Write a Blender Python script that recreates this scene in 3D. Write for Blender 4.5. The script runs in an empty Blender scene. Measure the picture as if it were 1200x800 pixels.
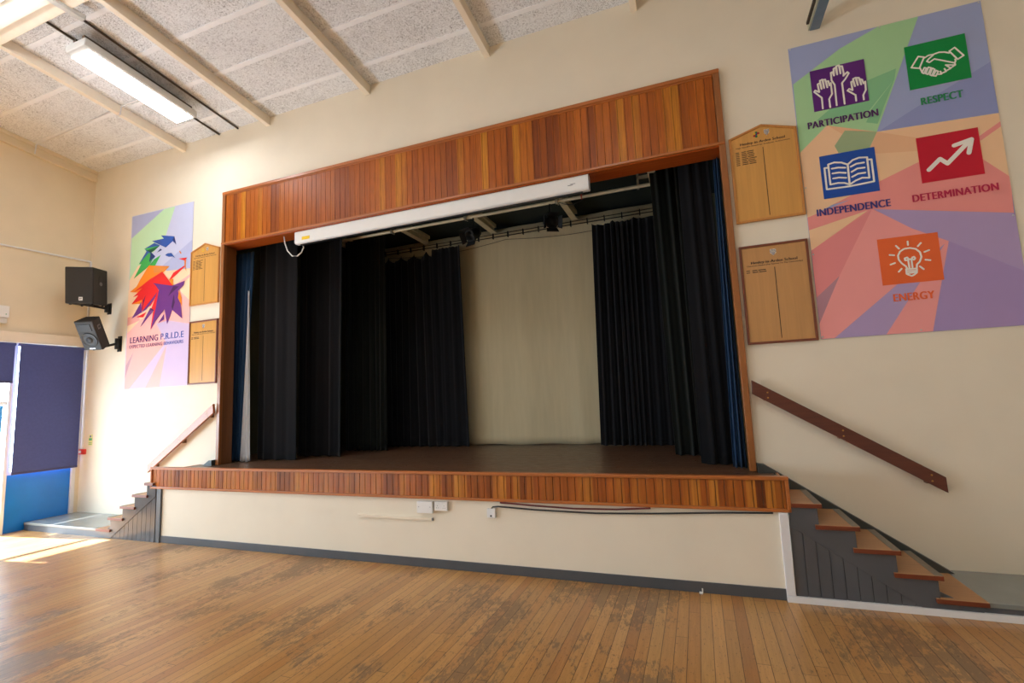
import bpy, bmesh, math, random
from mathutils import Vector, Matrix
random.seed(7)
S = bpy.context.scene
COL = S.collection
LAMP = 28.0; SKY = 15.0; SUN = 36.0; EXPO = 0.14
PI = math.pi

# ------------------------------------------------------------------ materials
def lin(c):
    def f(v):
        v /= 255.0
        return v / 12.92 if v <= .04045 else ((v + .055) / 1.055) ** 2.4
    return (f(c[0]), f(c[1]), f(c[2]), 1.0)
MATS = {}
class NT:
    def __init__(s, name):
        s.m = bpy.data.materials.new(name); s.m.use_nodes = True
        s.t = s.m.node_tree; s.b = s.t.nodes['Principled BSDF']; MATS[name] = s.m
    def n(s, kind, **kw):
        o = s.t.nodes.new(kind)
        for k, v in kw.items():
            if k in o.inputs and not hasattr(o, k): o.inputs[k].default_value = v
            else: setattr(o, k, v)
        return o
    def l(s, a, b): s.t.links.new(a, b)
    def coord(s): return s.n('ShaderNodeTexCoord').outputs['Object']
    def mapping(s, vec, scale=(1, 1, 1), rot=(0, 0, 0)):
        m = s.n('ShaderNodeMapping'); s.l(vec, m.inputs['Vector'])
        m.inputs['Scale'].default_value = scale; m.inputs['Rotation'].default_value = rot
        return m.outputs['Vector']
    def noise(s, vec, scale, detail=3, rough=.5, dist=0.):
        n = s.n('ShaderNodeTexNoise'); s.l(vec, n.inputs['Vector'])
        n.inputs['Scale'].default_value = scale; n.inputs['Detail'].default_value = detail
        n.inputs['Roughness'].default_value = rough; n.inputs['Distortion'].default_value = dist
        return n.outputs['Fac']
    def ramp(s, fac, stops, interp='LINEAR'):
        r = s.n('ShaderNodeValToRGB'); s.l(fac, r.inputs['Fac']); cr = r.color_ramp; cr.interpolation = interp
        while len(cr.elements) > 1: cr.elements.remove(cr.elements[-1])
        for i, (p, c) in enumerate(stops):
            e = cr.elements[0] if i == 0 else cr.elements.new(p)
            e.position = p; e.color = c if len(c) == 4 else lin(c)
        return r.outputs['Color']
    def math(s, op, a, b=None, c=None):
        n = s.n('ShaderNodeMath', operation=op)
        for i, v in enumerate((a, b, c)):
            if v is None: continue
            if isinstance(v, (int, float)): n.inputs[i].default_value = v
            else: s.l(v, n.inputs[i])
        return n.outputs[0]
    def mix(s, fac, a, b, mode='MIX'):
        n = s.n('ShaderNodeMix', data_type='RGBA', blend_type=mode)
        for k, v in ((0, fac), (6, a), (7, b)):
            if isinstance(v, (int, float)): n.inputs[k].default_value = v
            elif isinstance(v, tuple): n.inputs[k].default_value = v
            else: s.l(v, n.inputs[k])
        return n.outputs[2]
    def bump(s, h, strength=.3, dist=.01):
        n = s.n('ShaderNodeBump'); n.inputs['Strength'].default_value = strength; n.inputs['Distance'].default_value = dist
        s.l(h, n.inputs['Height']); s.l(n.outputs['Normal'], s.b.inputs['Normal'])
    def base(s, c): s.l(c, s.b.inputs['Base Color'])

def plain(name, rgb, rough=.6, metal=0., var=.05, scale=9., bump=0., spec=.5):
    t = NT(name); v = t.coord(); n = t.noise(v, scale, 4)
    c = lin(rgb); lo = tuple(x * (1 - var) for x in c[:3]) + (1,); hi = tuple(min(1, x * (1 + var)) for x in c[:3]) + (1,)
    t.base(t.ramp(n, [(.3, lo), (.7, hi)]))
    t.b.inputs['Roughness'].default_value = rough; t.b.inputs['Metallic'].default_value = metal
    t.b.inputs['Specular IOR Level'].default_value = spec
    if bump: t.bump(t.noise(v, scale * 25, 3), bump, .002)
    return t.m

def boards(name, width, cols, rough=.35, x_off=0., wear=0., spec=.5):
    t = NT(name); v = t.coord(); sx = t.n('ShaderNodeSeparateXYZ'); t.l(v, sx.inputs[0])
    idx = t.math('FLOOR', t.math('DIVIDE', t.math('SUBTRACT', sx.outputs['X'], x_off), width))
    wn = t.n('ShaderNodeTexWhiteNoise', noise_dimensions='1D'); t.l(idx, wn.inputs['W'])
    base = t.ramp(wn.outputs['Value'], [(i / (len(cols) - 1), c) for i, c in enumerate(cols)])
    off = t.n('ShaderNodeCombineXYZ'); t.l(t.math('MULTIPLY', idx, 3.7), off.inputs['Z'])
    va = t.n('ShaderNodeVectorMath', operation='ADD'); t.l(v, va.inputs[0]); t.l(off.outputs[0], va.inputs[1])
    g = t.noise(t.mapping(va.outputs[0], (38, 38, 2.2)), 1.0, 5, .6, 1.2)
    c = t.mix(1.0, base, t.ramp(g, [(.25, (.52, .47, .42, 1)), (.75, (1.1, 1.06, 1.02, 1))]), 'MULTIPLY')
    t.base(c); t.b.inputs['Roughness'].default_value = rough; t.b.inputs['Specular IOR Level'].default_value = spec
    t.bump(g, .08, .002)
    return t.m

def wood(name, rgb, rough=.4, axis='X', var=.25, scale=1.0):
    t = NT(name); v = t.coord()
    sc = {'X': (2.0, 40, 40), 'Y': (40, 2.0, 40), 'Z': (40, 40, 2.0)}[axis]
    g = t.noise(t.mapping(v, tuple(a * scale for a in sc)), 1.0, 5, .6, 1.0)
    c = lin(rgb)
    t.base(t.ramp(g, [(.25, tuple(x * (1 - var) for x in c[:3]) + (1,)), (.75, tuple(min(1, x * (1 + var)) for x in c[:3]) + (1,))]))
    t.b.inputs['Roughness'].default_value = rough; t.bump(g, .05, .002)
    return t.m

def cloth(name, rgb, var=.18, rough=.95):
    t = NT(name); v = t.coord(); n = t.noise(t.mapping(v, (14, 14, 1.5)), 1.0, 4)
    c = lin(rgb)
    t.base(t.ramp(n, [(.3, tuple(x * (1 - var) for x in c[:3]) + (1,)), (.7, tuple(x * (1 + var) for x in c[:3]) + (1,))]))
    t.b.inputs['Roughness'].default_value = rough; t.b.inputs['Specular IOR Level'].default_value = .15
    t.b.inputs['Sheen Weight'].default_value = .08
    t.bump(t.noise(v, 420, 2), .15, .001)
    return t.m

# walls, floor, ceiling
plain('cream_paint', (230, 221, 202), .75, var=.025, scale=2.2, bump=.12)
plain('cream_paint_shaded', (228, 213, 184), .75, var=.03, scale=2.2, bump=.12)  # darker beige cream: the left wall's shade is put into its colour
plain('cream_gloss', (232, 220, 200), .4, var=.02)
plain('white_gloss', (226, 226, 228), .35, var=.02)
plain('white_plastic', (228, 228, 226), .35, var=.015)
plain('grey_gloss', (84, 87, 92), .17, var=.06, scale=5)
plain('skirting_grey', (76, 79, 84), .45, var=.06, scale=6)
plain('platform_grey', (134, 138, 134), .2, var=.06, scale=4)
plain('nosing_grey', (126, 118, 104), .6, var=.1, scale=20)
plain('string_grey', (58, 62, 60), .4, var=.06)
plain('stage_dark', (26, 38, 34), .9, var=.1, scale=3)
plain('stage_wall_paint', (92, 88, 64), .85, var=.08, scale=3)
plain('blue_panel', (20, 118, 206), .22, var=.08, scale=3)
plain('teal_paint', (22, 108, 150), .35, var=.05)
plain('blind_fabric', (72, 82, 138), .9, var=.05, scale=30)
plain('blind_bar', (62, 62, 100), .5, var=.03)
plain('black_box', (26, 25, 24), .55, var=.1, scale=40, bump=.2)
plain('grille_black', (40, 38, 35), .7, var=.22, scale=160, bump=.3)
plain('grille_grey', (46, 49, 51), .6, var=.15, scale=160, bump=.3)
plain('cone_black', (34, 36, 38), .5, var=.1)
plain('lamp_black', (12, 12, 12), .7, var=.1)
plain('black_metal', (24, 24, 24), .4, .3, var=.1)
plain('dark_cable', (42, 42, 44), .5, var=.1)
plain('red_cable', (96, 28, 28), .5, var=.1)
plain('dust_grey', (120, 120, 122), .6, var=.1)
plain('silver', (200, 200, 202), .3, .6, var=.03)
plain('brass', (190, 150, 80), .3, .8, var=.05)
plain('ink', (40, 32, 24), .6, var=.05)
plain('red_plastic', (205, 52, 42), .4, var=.04)
plain('sign_green', (60, 160, 96), .5, var=.04)
plain('sign_yellow', (226, 222, 150), .5, var=.04)
plain('label_yellow', (226, 190, 20), .5, var=.03)
plain('strut_shaded_blue', (104, 122, 140), .4, var=.08, scale=12)  # blue-grey tone of the arm's shade, put into its base colour
plain('strut_lip', (176, 176, 150), .4, var=.06)
plain('pale_metal', (168, 160, 138), .45, .3, var=.1)
plain('bar_paint', (222, 214, 186), .45, .2, var=.08)
plain('rafter_paint', (206, 196, 164), .6, var=.1)
plain('beam_cream', (238, 226, 206), .6, var=.03)
plain('batten_white', (240, 242, 246), .7, var=.03)
plain('conduit_dark', (70, 58, 46), .6, var=.1)
plain('fitting_white', (206, 206, 202), .4, var=.03)
wood('rail_dark', (94, 48, 34), .4, 'X')
wood('mould_orange', (172, 100, 46), .3, 'X', .2)
wood('mould_upright', (150, 92, 46), .3, 'Z', .2)
wood('jamb_brown', (120, 72, 32), .35, 'Z', .22)
wood('soffit_red', (172, 82, 28), .25, 'X', .18)
wood('tread_wood', (176, 128, 84), .4, 'X', .15)
wood('tread_edge', (112, 52, 28), .4, 'X', .2)
wood('oak_board', (206, 152, 78), .4, 'Z', .10, .6)
wood('oak_edge', (190, 128, 62), .35, 'Z', .15)
wood('oak_board_brown', (190, 142, 88), .45, 'Z', .09, .7)
wood('walnut_edge', (118, 62, 40), .4, 'Z', .18)
boards('valance_wood', .0835, [(150, 76, 20), (180, 98, 24), (168, 88, 22), (192, 108, 28), (174, 92, 20), (182, 98, 24), (212, 142, 40), (172, 90, 22), (186, 102, 26), (164, 86, 22), (136, 68, 22), (184, 102, 26), (200, 120, 32)], .38, .065, spec=.3)
boards('fascia_wood', .0725, [(138, 72, 26), (190, 116, 44), (164, 86, 30), (206, 136, 54), (150, 78, 26), (192, 108, 42), (112, 54, 24), (182, 100, 36), (212, 150, 66)], .25, -.35)
cloth('curtain_black', (19, 19, 22))
cloth('curtain_black_green', (24, 27, 24))
cloth('curtain_navy', (34, 62, 94))
cloth('curtain_lining', (200, 202, 206), .06)
cloth('cyclorama_cloth', (190, 178, 146), .05)

def make_floor_mat():
    t = NT('floor_boards'); v = t.coord(); sx = t.n('ShaderNodeSeparateXYZ'); t.l(v, sx.inputs[0])
    W = .082
    u = t.math('DIVIDE', sx.outputs['X'], W); idx = t.math('FLOOR', u)
    wn = t.n('ShaderNodeTexWhiteNoise', noise_dimensions='1D'); t.l(idx, wn.inputs['W'])
    w = t.math('DIVIDE', t.math('ADD', sx.outputs['Y'], t.math('MULTIPLY', wn.outputs['Value'], 7.)), 2.1); idy = t.math('FLOOR', w)
    cb = t.n('ShaderNodeCombineXYZ'); t.l(idx, cb.inputs[0]); t.l(idy, cb.inputs[1])
    wn2 = t.n('ShaderNodeTexWhiteNoise', noise_dimensions='2D'); t.l(cb.outputs[0], wn2.inputs['Vector'])
    base = t.ramp(wn2.outputs['Value'], [(0, (172, 128, 78)), (.3, (190, 146, 88)), (.55, (178, 128, 72)), (.8, (198, 152, 94)), (1, (166, 116, 68))])
    g = t.noise(t.mapping(v, (60, 3, 1)), 1.0, 5, .6, .8)
    c = t.mix(1.0, base, t.ramp(g, [(.25, (.8, .78, .76, 1)), (.75, (1.1, 1.1, 1.1, 1))]), 'MULTIPLY')
    # worn, dirty patches: broad areas broken up along the boards
    area = t.noise(t.mapping(v, (1.1, .8, 1)), 1.0, 3, .55, .3)
    fine = t.noise(t.mapping(v, (30, 11, 1)), 1.0, 6, .78, .4)
    per = t.math('MULTIPLY', wn.outputs['Value'], .07)
    k = t.math('ADD', t.math('ADD', t.math('MULTIPLY', area, .9), t.math('MULTIPLY', fine, .75)), per)
    m = t.ramp(k, [(.92, (0, 0, 0, 1)), (.955, (1, 1, 1, 1))])
    c = t.mix(t.math('MULTIPLY', m, .62), c, lin((112, 96, 78)))
    spk = t.noise(t.mapping(v, (80, 26, 1)), 1.0, 3, .6)
    c = t.mix(t.math('MULTIPLY', t.ramp(spk, [(.62, (0, 0, 0, 1)), (.67, (1, 1, 1, 1))]), .6), c, lin((72, 56, 44)))
    # joints
    fx = t.math('FRACT', u); gx = t.math('MAXIMUM', t.math('LESS_THAN', fx, .03), t.math('GREATER_THAN', fx, .97))
    gy = t.math('LESS_THAN', t.math('FRACT', w), .0022)
    gap = t.math('MAXIMUM', gx, gy)
    c = t.mix(t.math('MULTIPLY', gap, .75), c, lin((58, 40, 26)))
    t.base(c)
    t.l(t.ramp(t.math('ADD', t.math('MULTIPLY', m, .5), t.math('MULTIPLY', g, .3)), [(0, (.26, .26, .26, 1)), (1, (.5, .5, .5, 1))]), t.b.inputs['Roughness'])
    t.bump(t.math('SUBTRACT', t.math('MULTIPLY', g, .15), gap), .25, .002)
make_floor_mat()

def make_stage_floor():
    t = NT('stage_boards'); v = t.coord(); sx = t.n('ShaderNodeSeparateXYZ'); t.l(v, sx.inputs[0])
    idx = t.math('FLOOR', t.math('DIVIDE', sx.outputs['Y'], .09))
    wn = t.n('ShaderNodeTexWhiteNoise', noise_dimensions='1D'); t.l(idx, wn.inputs['W'])
    base = t.ramp(wn.outputs['Value'], [(0, (84, 60, 44)), (.5, (100, 72, 52)), (1, (76, 54, 40))])
    s = t.noise(t.mapping(v, (7, 22, 1)), 1.0, 6, .75, .6)
    c = t.mix(t.math('MULTIPLY', t.ramp(s, [(.57, (0, 0, 0, 1)), (.68, (1, 1, 1, 1))]), .6), base, lin((160, 138, 114)))
    t.base(c)
    t.l(t.ramp(s, [(.3, (.22, .22, .22, 1)), (.7, (.5, .5, .5, 1))]), t.b.inputs['Roughness'])
make_stage_floor()

def make_woodwool():
    t = NT('woodwool_panel'); v = t.coord()
    a = t.noise(t.mapping(v, (1, 2.2, 1), (0, 0, .6)), 22, 3, .6, 3.2)
    b = t.noise(t.mapping(v, (2.2, 1, 1), (0, 0, -.5)), 27, 3, .6, 3.2)
    big = t.noise(v, 2.0, 3)
    k = t.math('ADD', t.math('MINIMUM', a, b), t.math('MULTIPLY', t.math('SUBTRACT', big, .5), .10))
    t.base(t.ramp(k, [(.295, (94, 94, 96)), (.38, (180, 182, 187)), (.45, (248, 251, 255))]))
    t.b.inputs['Roughness'].default_value = .95
    t.bump(k, .6, .02)
make_woodwool()

def make_glass():
    t = NT('window_glass'); n = t.t.nodes
    tr = t.n('ShaderNodeBsdfTransparent'); gl = t.n('ShaderNodeBsdfGlossy'); gl.inputs['Roughness'].default_value = .02
    mx = t.n('ShaderNodeMixShader'); mx.inputs[0].default_value = .06
    t.l(tr.outputs[0], mx.inputs[1]); t.l(gl.outputs[0], mx.inputs[2]); t.l(mx.outputs[0], n['Material Output'].inputs['Surface'])
make_glass()

def emit(name, rgb, strength):
    t = NT(name); t.b.inputs['Base Color'].default_value = lin((230, 230, 230))
    n = t.noise(t.coord(), 3, 2)
    t.l(t.ramp(n, [(0, rgb), (1, rgb)]), t.b.inputs['Emission Color'])
    t.b.inputs['Emission Strength'].default_value = strength
emit('lamp_diffuser', (246, 249, 255), LAMP)

PRINT = dict(print_lilac=(160, 172, 214), print_lilac_deep=(146, 156, 206), print_green=(168, 214, 162), print_green_deep=(134, 196, 148), print_peach=(240, 200, 160), print_peach_deep=(234, 186, 146),  # values poster prints, with its dimmer light put into the colours
    print_olive=(160, 180, 140), print_pink=(236, 150, 146), print_pink_deep=(230, 142, 144), print_pink_light=(240, 160, 158), print_mauve=(178, 134, 150), print_violet=(176, 156, 200), print_violet_deep=(168, 146, 196),
    print_plum=(92, 34, 120), print_emerald=(0, 140, 66), print_royal=(30, 78, 168), print_crimson=(196, 20, 48), print_orange=(232, 104, 52), print_white=(240, 236, 228),
    ink_plum=(84, 40, 100), ink_green=(44, 140, 92), ink_indigo=(66, 60, 130), ink_crimson=(190, 40, 80), ink_orange=(232, 104, 60), ink_royal=(56, 84, 168),
    print_lilac_pale=(176, 184, 222), print_lilac_light=(196, 202, 232), print_green_pale=(192, 228, 186), print_peach_light=(248, 214, 178), print_blush=(248, 182, 176), print_blush_deep=(240, 172, 166),  # lion poster prints, paler: its brighter light is put into the colours
    print_lavender=(206, 186, 218), print_mauve_light=(200, 160, 170), lion_blue=(48, 88, 172), lion_navy=(38, 56, 116), lion_green=(64, 172, 84), lion_forest=(30, 96, 66), lion_orange=(242, 136, 36), lion_amber=(222, 140, 70), lion_red=(228, 40, 44), lion_purple=(108, 52, 130), lion_plum=(72, 36, 88),
    crest_blue=(52, 72, 140), crest_cream=(236, 226, 190), crest_red=(180, 40, 50), crest_green=(40, 120, 80), crest_gold=(220, 176, 50), crest_grey=(176, 164, 140))
for k, v in PRINT.items(): plain(k, v, .45, var=.012, scale=5, spec=.3)

# ------------------------------------------------------------------ geometry helpers
class MB:
    def __init__(s): s.v = []; s.f = []; s.m = []; s.sm = []; s.mats = []
    def mi(s, mat):
        if mat not in s.mats: s.mats.append(mat)
        return s.mats.index(mat)
    def face(s, pts, mat, smooth=False):
        b = len(s.v); s.v += [tuple(p) for p in pts]; s.f.append(tuple(range(b, b + len(pts)))); s.m.append(s.mi(mat)); s.sm.append(smooth)
    def raw(s, verts, faces, mat, smooth=False):
        b = len(s.v); s.v += [tuple(p) for p in verts]
        for f in faces: s.f.append(tuple(i + b for i in f)); s.m.append(s.mi(mat)); s.sm.append(smooth)
    def box(s, x0, x1, y0, y1, z0, z1, mat, top=None):
        x0, x1 = min(x0, x1), max(x0, x1); y0, y1 = min(y0, y1), max(y0, y1); z0, z1 = min(z0, z1), max(z0, z1)
        V = [(x0, y0, z0), (x1, y0, z0), (x1, y1, z0), (x0, y1, z0), (x0, y0, z1), (x1, y0, z1), (x1, y1, z1), (x0, y1, z1)]
        F = [(0, 3, 2, 1), (4, 5, 6, 7), (0, 1, 5, 4), (1, 2, 6, 5), (2, 3, 7, 6), (3, 0, 4, 7)]
        s.raw(V, F, mat)
        if top: s.m[-5] = s.mi(top)
        return s
    def prism(s, poly, axis, a, b, mat):
        """extrude a polygon; axis 'y': poly in (x,z); 'x': poly in (y,z); 'z': poly in (x,y)"""
        def P(p, t): return {'y': (p[0], t, p[1]), 'x': (t, p[0], p[1]), 'z': (p[0], p[1], t)}[axis]
        n = len(poly)
        V = [P(p, a) for p in poly] + [P(p, b) for p in poly]
        F = [tuple(range(n)), tuple(range(2 * n - 1, n - 1, -1))] + [(i, i + n, (i + 1) % n + n, (i + 1) % n) for i in range(n)]
        s.raw(V, F, mat); return s
    def tube(s, path, r, mat, n=8, cap=True):
        P = [Vector(p) for p in path]; rings = []
        up = None
        for i, p in enumerate(P):
            d = (P[min(i + 1, len(P) - 1)] - P[max(i - 1, 0)]).normalized()
            if up is None: up = Vector((0, 0, 1)) if abs(d.z) < .9 else Vector((1, 0, 0))
            a = d.cross(up).normalized(); b = d.cross(a).normalized(); up = -b if False else up
            rings.append([p + a * (r * math.cos(2 * PI * k / n)) + b * (r * math.sin(2 * PI * k / n)) for k in range(n)])
        V = [v for R in rings for v in R]; F = []
        for i in range(len(P) - 1):
            for k in range(n): F.append((i * n + k, i * n + (k + 1) % n, (i + 1) * n + (k + 1) % n, (i + 1) * n + k))
        s.raw(V, F, mat, True)
        if cap:
            s.face(rings[0][::-1], mat); s.face(rings[-1], mat)
        return s
    def lathe(s, prof, mat, origin=(0, 0, 0), axis=(0, 0, 1), n=24):
        A = Vector(axis).normalized(); X = A.orthogonal().normalized(); Y = A.cross(X); O = Vector(origin)
        V = []; F = []
        for r, h in prof:
            for k in range(n): V.append(O + A * h + X * (r * math.cos(2 * PI * k / n)) + Y * (r * math.sin(2 * PI * k / n)))
        for i in range(len(prof) - 1):
            for k in range(n): F.append((i * n + k, i * n + (k + 1) % n, (i + 1) * n + (k + 1) % n, (i + 1) * n + k))
        s.raw(V, F, mat, True); return s
    def ribbon(s, pts, w, y0, t, mat):
        """a printed stroke on a wall facing -y: pts (x,z), width w, from y0 forwards by t"""
        P = [Vector((p[0], p[1])) for p in pts]; h = w / 2
        for i in range(len(P) - 1):
            d = (P[i + 1] - P[i])
            if d.length < 1e-6: continue
            d.normalize(); n = Vector((-d.y, d.x)) * h
            s.step = getattr(s, 'step', 0) + 1; yy = y0 - t - s.step * .00002
            s.face([(q.x, yy, q.y) for q in (P[i] - n, P[i + 1] - n, P[i + 1] + n, P[i] + n)], mat)
        for p in P:
            s.step = getattr(s, 'step', 0) + 1; yy = y0 - t - s.step * .00002
            s.face([(p.x + h * math.cos(2 * PI * k / 10), yy, p.y + h * math.sin(2 * PI * k / 10)) for k in range(10)], mat)
        return s
    def build(s, name, parent=None, local=False, bev=0., solid=0., kind=None):
        me = bpy.data.meshes.new(name); o = bpy.data.objects.new(name, me)
        off = Vector((0, 0, 0))
        if parent is not None:
            o.parent = parent
            if not local:
                q = parent
                while q is not None: off += q.location; q = q.parent
        me.from_pydata([tuple(Vector(v) - off) for v in s.v], [], s.f)
        for m in s.mats: me.materials.append(MATS[m])
        me.polygons.foreach_set('material_index', s.m); me.polygons.foreach_set('use_smooth', s.sm)
        bm = bmesh.new(); bm.from_mesh(me); bmesh.ops.recalc_face_normals(bm, faces=bm.faces); bm.to_mesh(me); bm.free()
        me.update(); COL.objects.link(o)
        if solid:
            md = o.modifiers.new('Solid', 'SOLIDIFY'); md.thickness = solid
        if bev:
            md = o.modifiers.new('Bevel', 'BEVEL'); md.width = bev; md.segments = 2; md.limit_method = 'ANGLE'; md.angle_limit = math.radians(40)
        if kind: o['kind'] = kind
        return o
def tag(o, label, cat, group=None):
    o['label'] = label; o['category'] = cat
    if group: o['group'] = group
    return o
def thing(name, label, cat, loc=(0, 0, 0), rot=None, group=None):
    o = bpy.data.objects.new(name, None); COL.objects.link(o); o.location = loc; o.empty_display_size = .2
    if rot is not None: o.rotation_euler = rot
    return tag(o, label, cat, group)
def text_mesh(mb, body, x0, x1, z0, cap, y0, t, mat, bold=0.):
    """lettering standing on a wall that faces -y, fitted to x0..x1 and to a cap height"""
    cu = bpy.data.curves.new('lettering', 'FONT'); cu.body = body; cu.size = 1; cu.space_character = 1.08; cu.resolution_u = 4
    o = bpy.data.objects.new('lettering', cu); COL.objects.link(o)
    bpy.context.view_layer.update()
    me = bpy.data.meshes.new_from_object(o.evaluated_get(bpy.context.evaluated_depsgraph_get()))
    V = [v.co.copy() for v in me.vertices]; F = [tuple(p.vertices) for p in me.polygons]
    bpy.data.objects.remove(o); bpy.data.curves.remove(cu); bpy.data.meshes.remove(me)
    ax = min(v.x for v in V); bx = max(v.x for v in V); kx = (x1 - x0) / (bx - ax); kz = cap / .70
    for i, d in enumerate((0, -bold, bold) if bold else (0,)):      # heavier strokes: the same letters a hair to either side
        mb.raw([(x0 + (v.x - ax) * kx + d, y0 - t - i * .00005, z0 + v.y * kz) for v in V], F, mat)
    return mb
VALUES_BG = [
    ('print_lilac', [(7.817, 5.121), (8.594, 5.126), (8.243, 4.989), (7.815, 4.731)]),
    ('print_green', [(7.815, 4.731), (8.243, 4.989), (8.594, 5.126), (8.897, 5.139), (8.452, 4.074), (8.06, 4.234), (7.807, 4.008)]),
    ('print_green_deep', [(8.432, 4.601), (8.665, 4.657), (8.643, 4.557), (8.41, 4.295), (7.975, 4.302), (8.128, 4.414)]),
    ('print_green_deep', [(8.643, 4.557), (8.535, 4.314), (8.467, 4.151), (8.378, 4.186), (8.432, 4.302)]),
    ('print_lilac', [(8.897, 5.139), (9.378, 5.12), (9.356, 4.036), (8.462, 4.071)]),
    ('print_lilac_deep', [(9.368, 4.531), (9.359, 4.035), (8.462, 4.071), (8.757, 4.227)]),
    ('print_peach', [(7.807, 4.008), (8.06, 4.234), (8.452, 4.074), (9.359, 4.035), (9.354, 3.445), (9.161, 3.675), (8.739, 3.714), (8.023, 3.433), (7.786, 3.32)]),
    ('print_peach_deep', [(8.06, 4.234), (8.452, 4.074), (8.873, 3.891), (8.731, 3.819), (8.429, 3.862)]),
    ('print_olive', [(8.102, 4.013), (8.2, 4.147), (8.452, 4.074), (8.362, 3.897), (8.126, 3.937)]),
    ('print_pink', [(9.182, 3.85), (9.355, 3.96), (9.353, 3.912), (9.196, 3.811)]),
    ('print_pink', [(8.023, 3.433), (8.739, 3.714), (9.161, 3.675), (9.354, 3.445), (9.338, 3.034), (8.256, 3.467)]),
    ('print_pink', [(7.799, 3.34), (8.257, 3.48), (8.732, 3.483), (9.348, 3.12), (8.868, 2.944), (8.675, 2.143), (8.317, 2.146), (7.811, 2.144), (7.794, 2.293), (7.799, 3.006), (7.797, 3.211)]),
    ('print_peach', [(7.797, 3.211), (8.302, 3.328), (7.799, 3.006)]),
    ('print_pink_deep', [(7.799, 3.006), (8.333, 3.33), (8.012, 2.733), (7.797, 2.54)]),
    ('print_mauve', [(8.012, 2.733), (7.797, 2.54), (7.799, 2.28)]),
    ('print_pink_light', [(8.333, 3.33), (8.868, 2.944), (8.666, 2.144), (8.317, 2.146), (7.905, 2.142), (7.811, 2.139), (7.799, 2.28), (8.012, 2.733)]),
    ('print_violet', [(8.343, 3.333), (9.348, 3.12), (9.345, 2.612), (8.868, 2.944), (8.614, 3.103)]),
    ('print_violet_deep', [(8.868, 2.944), (9.342, 2.613), (9.313, 2.149), (8.662, 2.14)]),
    ('print_violet', [(7.905, 2.142), (8.442, 2.592), (8.838, 2.925), (8.614, 2.591), (8.317, 2.146)]),
]
TILES = [
    ('print_plum', 7.968, 4.396, 8.423, 4.822),
    ('print_emerald', 8.747, 4.411, 9.201, 4.841),
    ('print_royal', 7.963, 3.500, 8.414, 3.930),
    ('print_crimson', 8.738, 3.506, 9.188, 3.938),
    ('print_orange', 8.341, 2.602, 8.796, 3.037),
]
ICON_HANDS = [[(8.041, 4.41), (8.043, 4.523), (7.985, 4.6), (7.995, 4.613), (8.027, 4.586), (8.022, 4.671), (8.042, 4.679), (8.05, 4.613), (8.044, 4.702), (8.065, 4.709), (8.072, 4.617), (8.069, 4.703), (8.089, 4.703), (8.099, 4.616), (8.095, 4.682), (8.114, 4.679), (8.119, 4.631), (8.132, 4.654), (8.132, 4.54), (8.103, 4.494), (8.103, 4.407)], [(8.158, 4.413), (8.162, 4.626), (8.141, 4.678), (8.143, 4.759), (8.157, 4.762), (8.166, 4.721), (8.169, 4.792), (8.186, 4.801), (8.193, 4.724), (8.194, 4.812), (8.216, 4.815), (8.221, 4.727), (8.221, 4.804), (8.241, 4.798), (8.247, 4.722), (8.242, 4.697), (8.277, 4.727), (8.288, 4.711), (8.254, 4.66), (8.224, 4.628), (8.224, 4.411)], [(8.319, 4.417), (8.32, 4.476), (8.26, 4.538), (8.275, 4.552), (8.301, 4.531), (8.298, 4.617), (8.314, 4.623), (8.324, 4.565), (8.316, 4.643), (8.338, 4.65), (8.348, 4.571), (8.343, 4.648), (8.363, 4.642), (8.375, 4.569), (8.37, 4.627), (8.387, 4.616), (8.396, 4.574), (8.41, 4.59), (8.406, 4.505), (8.381, 4.459), (8.381, 4.413)]]
ICON_SHAKE = [[(8.841, 4.72), (8.884, 4.701), (8.837, 4.603), (8.778, 4.626), (8.841, 4.72)], [(9.072, 4.703), (9.114, 4.727), (9.169, 4.632), (9.123, 4.608), (9.072, 4.703)], [(8.883, 4.691), (8.917, 4.708), (8.953, 4.707), (8.998, 4.715), (9.037, 4.705), (9.07, 4.686)], [(8.953, 4.702), (8.913, 4.671), (8.899, 4.654), (8.917, 4.638), (8.956, 4.661), (9.023, 4.623), (9.097, 4.58), (9.107, 4.598), (9.105, 4.614)], [(8.841, 4.607), (8.852, 4.561)], [(8.852, 4.556), (8.874, 4.598), (8.889, 4.588), (8.865, 4.542), (8.852, 4.556)], [(8.878, 4.538), (8.904, 4.594), (8.923, 4.581), (8.893, 4.526), (8.878, 4.538)], [(8.906, 4.519), (8.931, 4.576), (8.947, 4.56), (8.92, 4.505), (8.906, 4.519)], [(8.93, 4.502), (8.955, 4.547), (8.971, 4.532), (8.949, 4.493), (8.93, 4.502)], [(8.959, 4.507), (8.99, 4.501), (8.986, 4.528)], [(8.99, 4.506), (9.027, 4.516), (9.018, 4.545)], [(9.025, 4.52), (9.064, 4.537), (9.03, 4.578)], [(9.063, 4.54), (9.098, 4.558), (9.03, 4.578)], [(9.097, 4.58), (9.098, 4.558)]]
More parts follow.
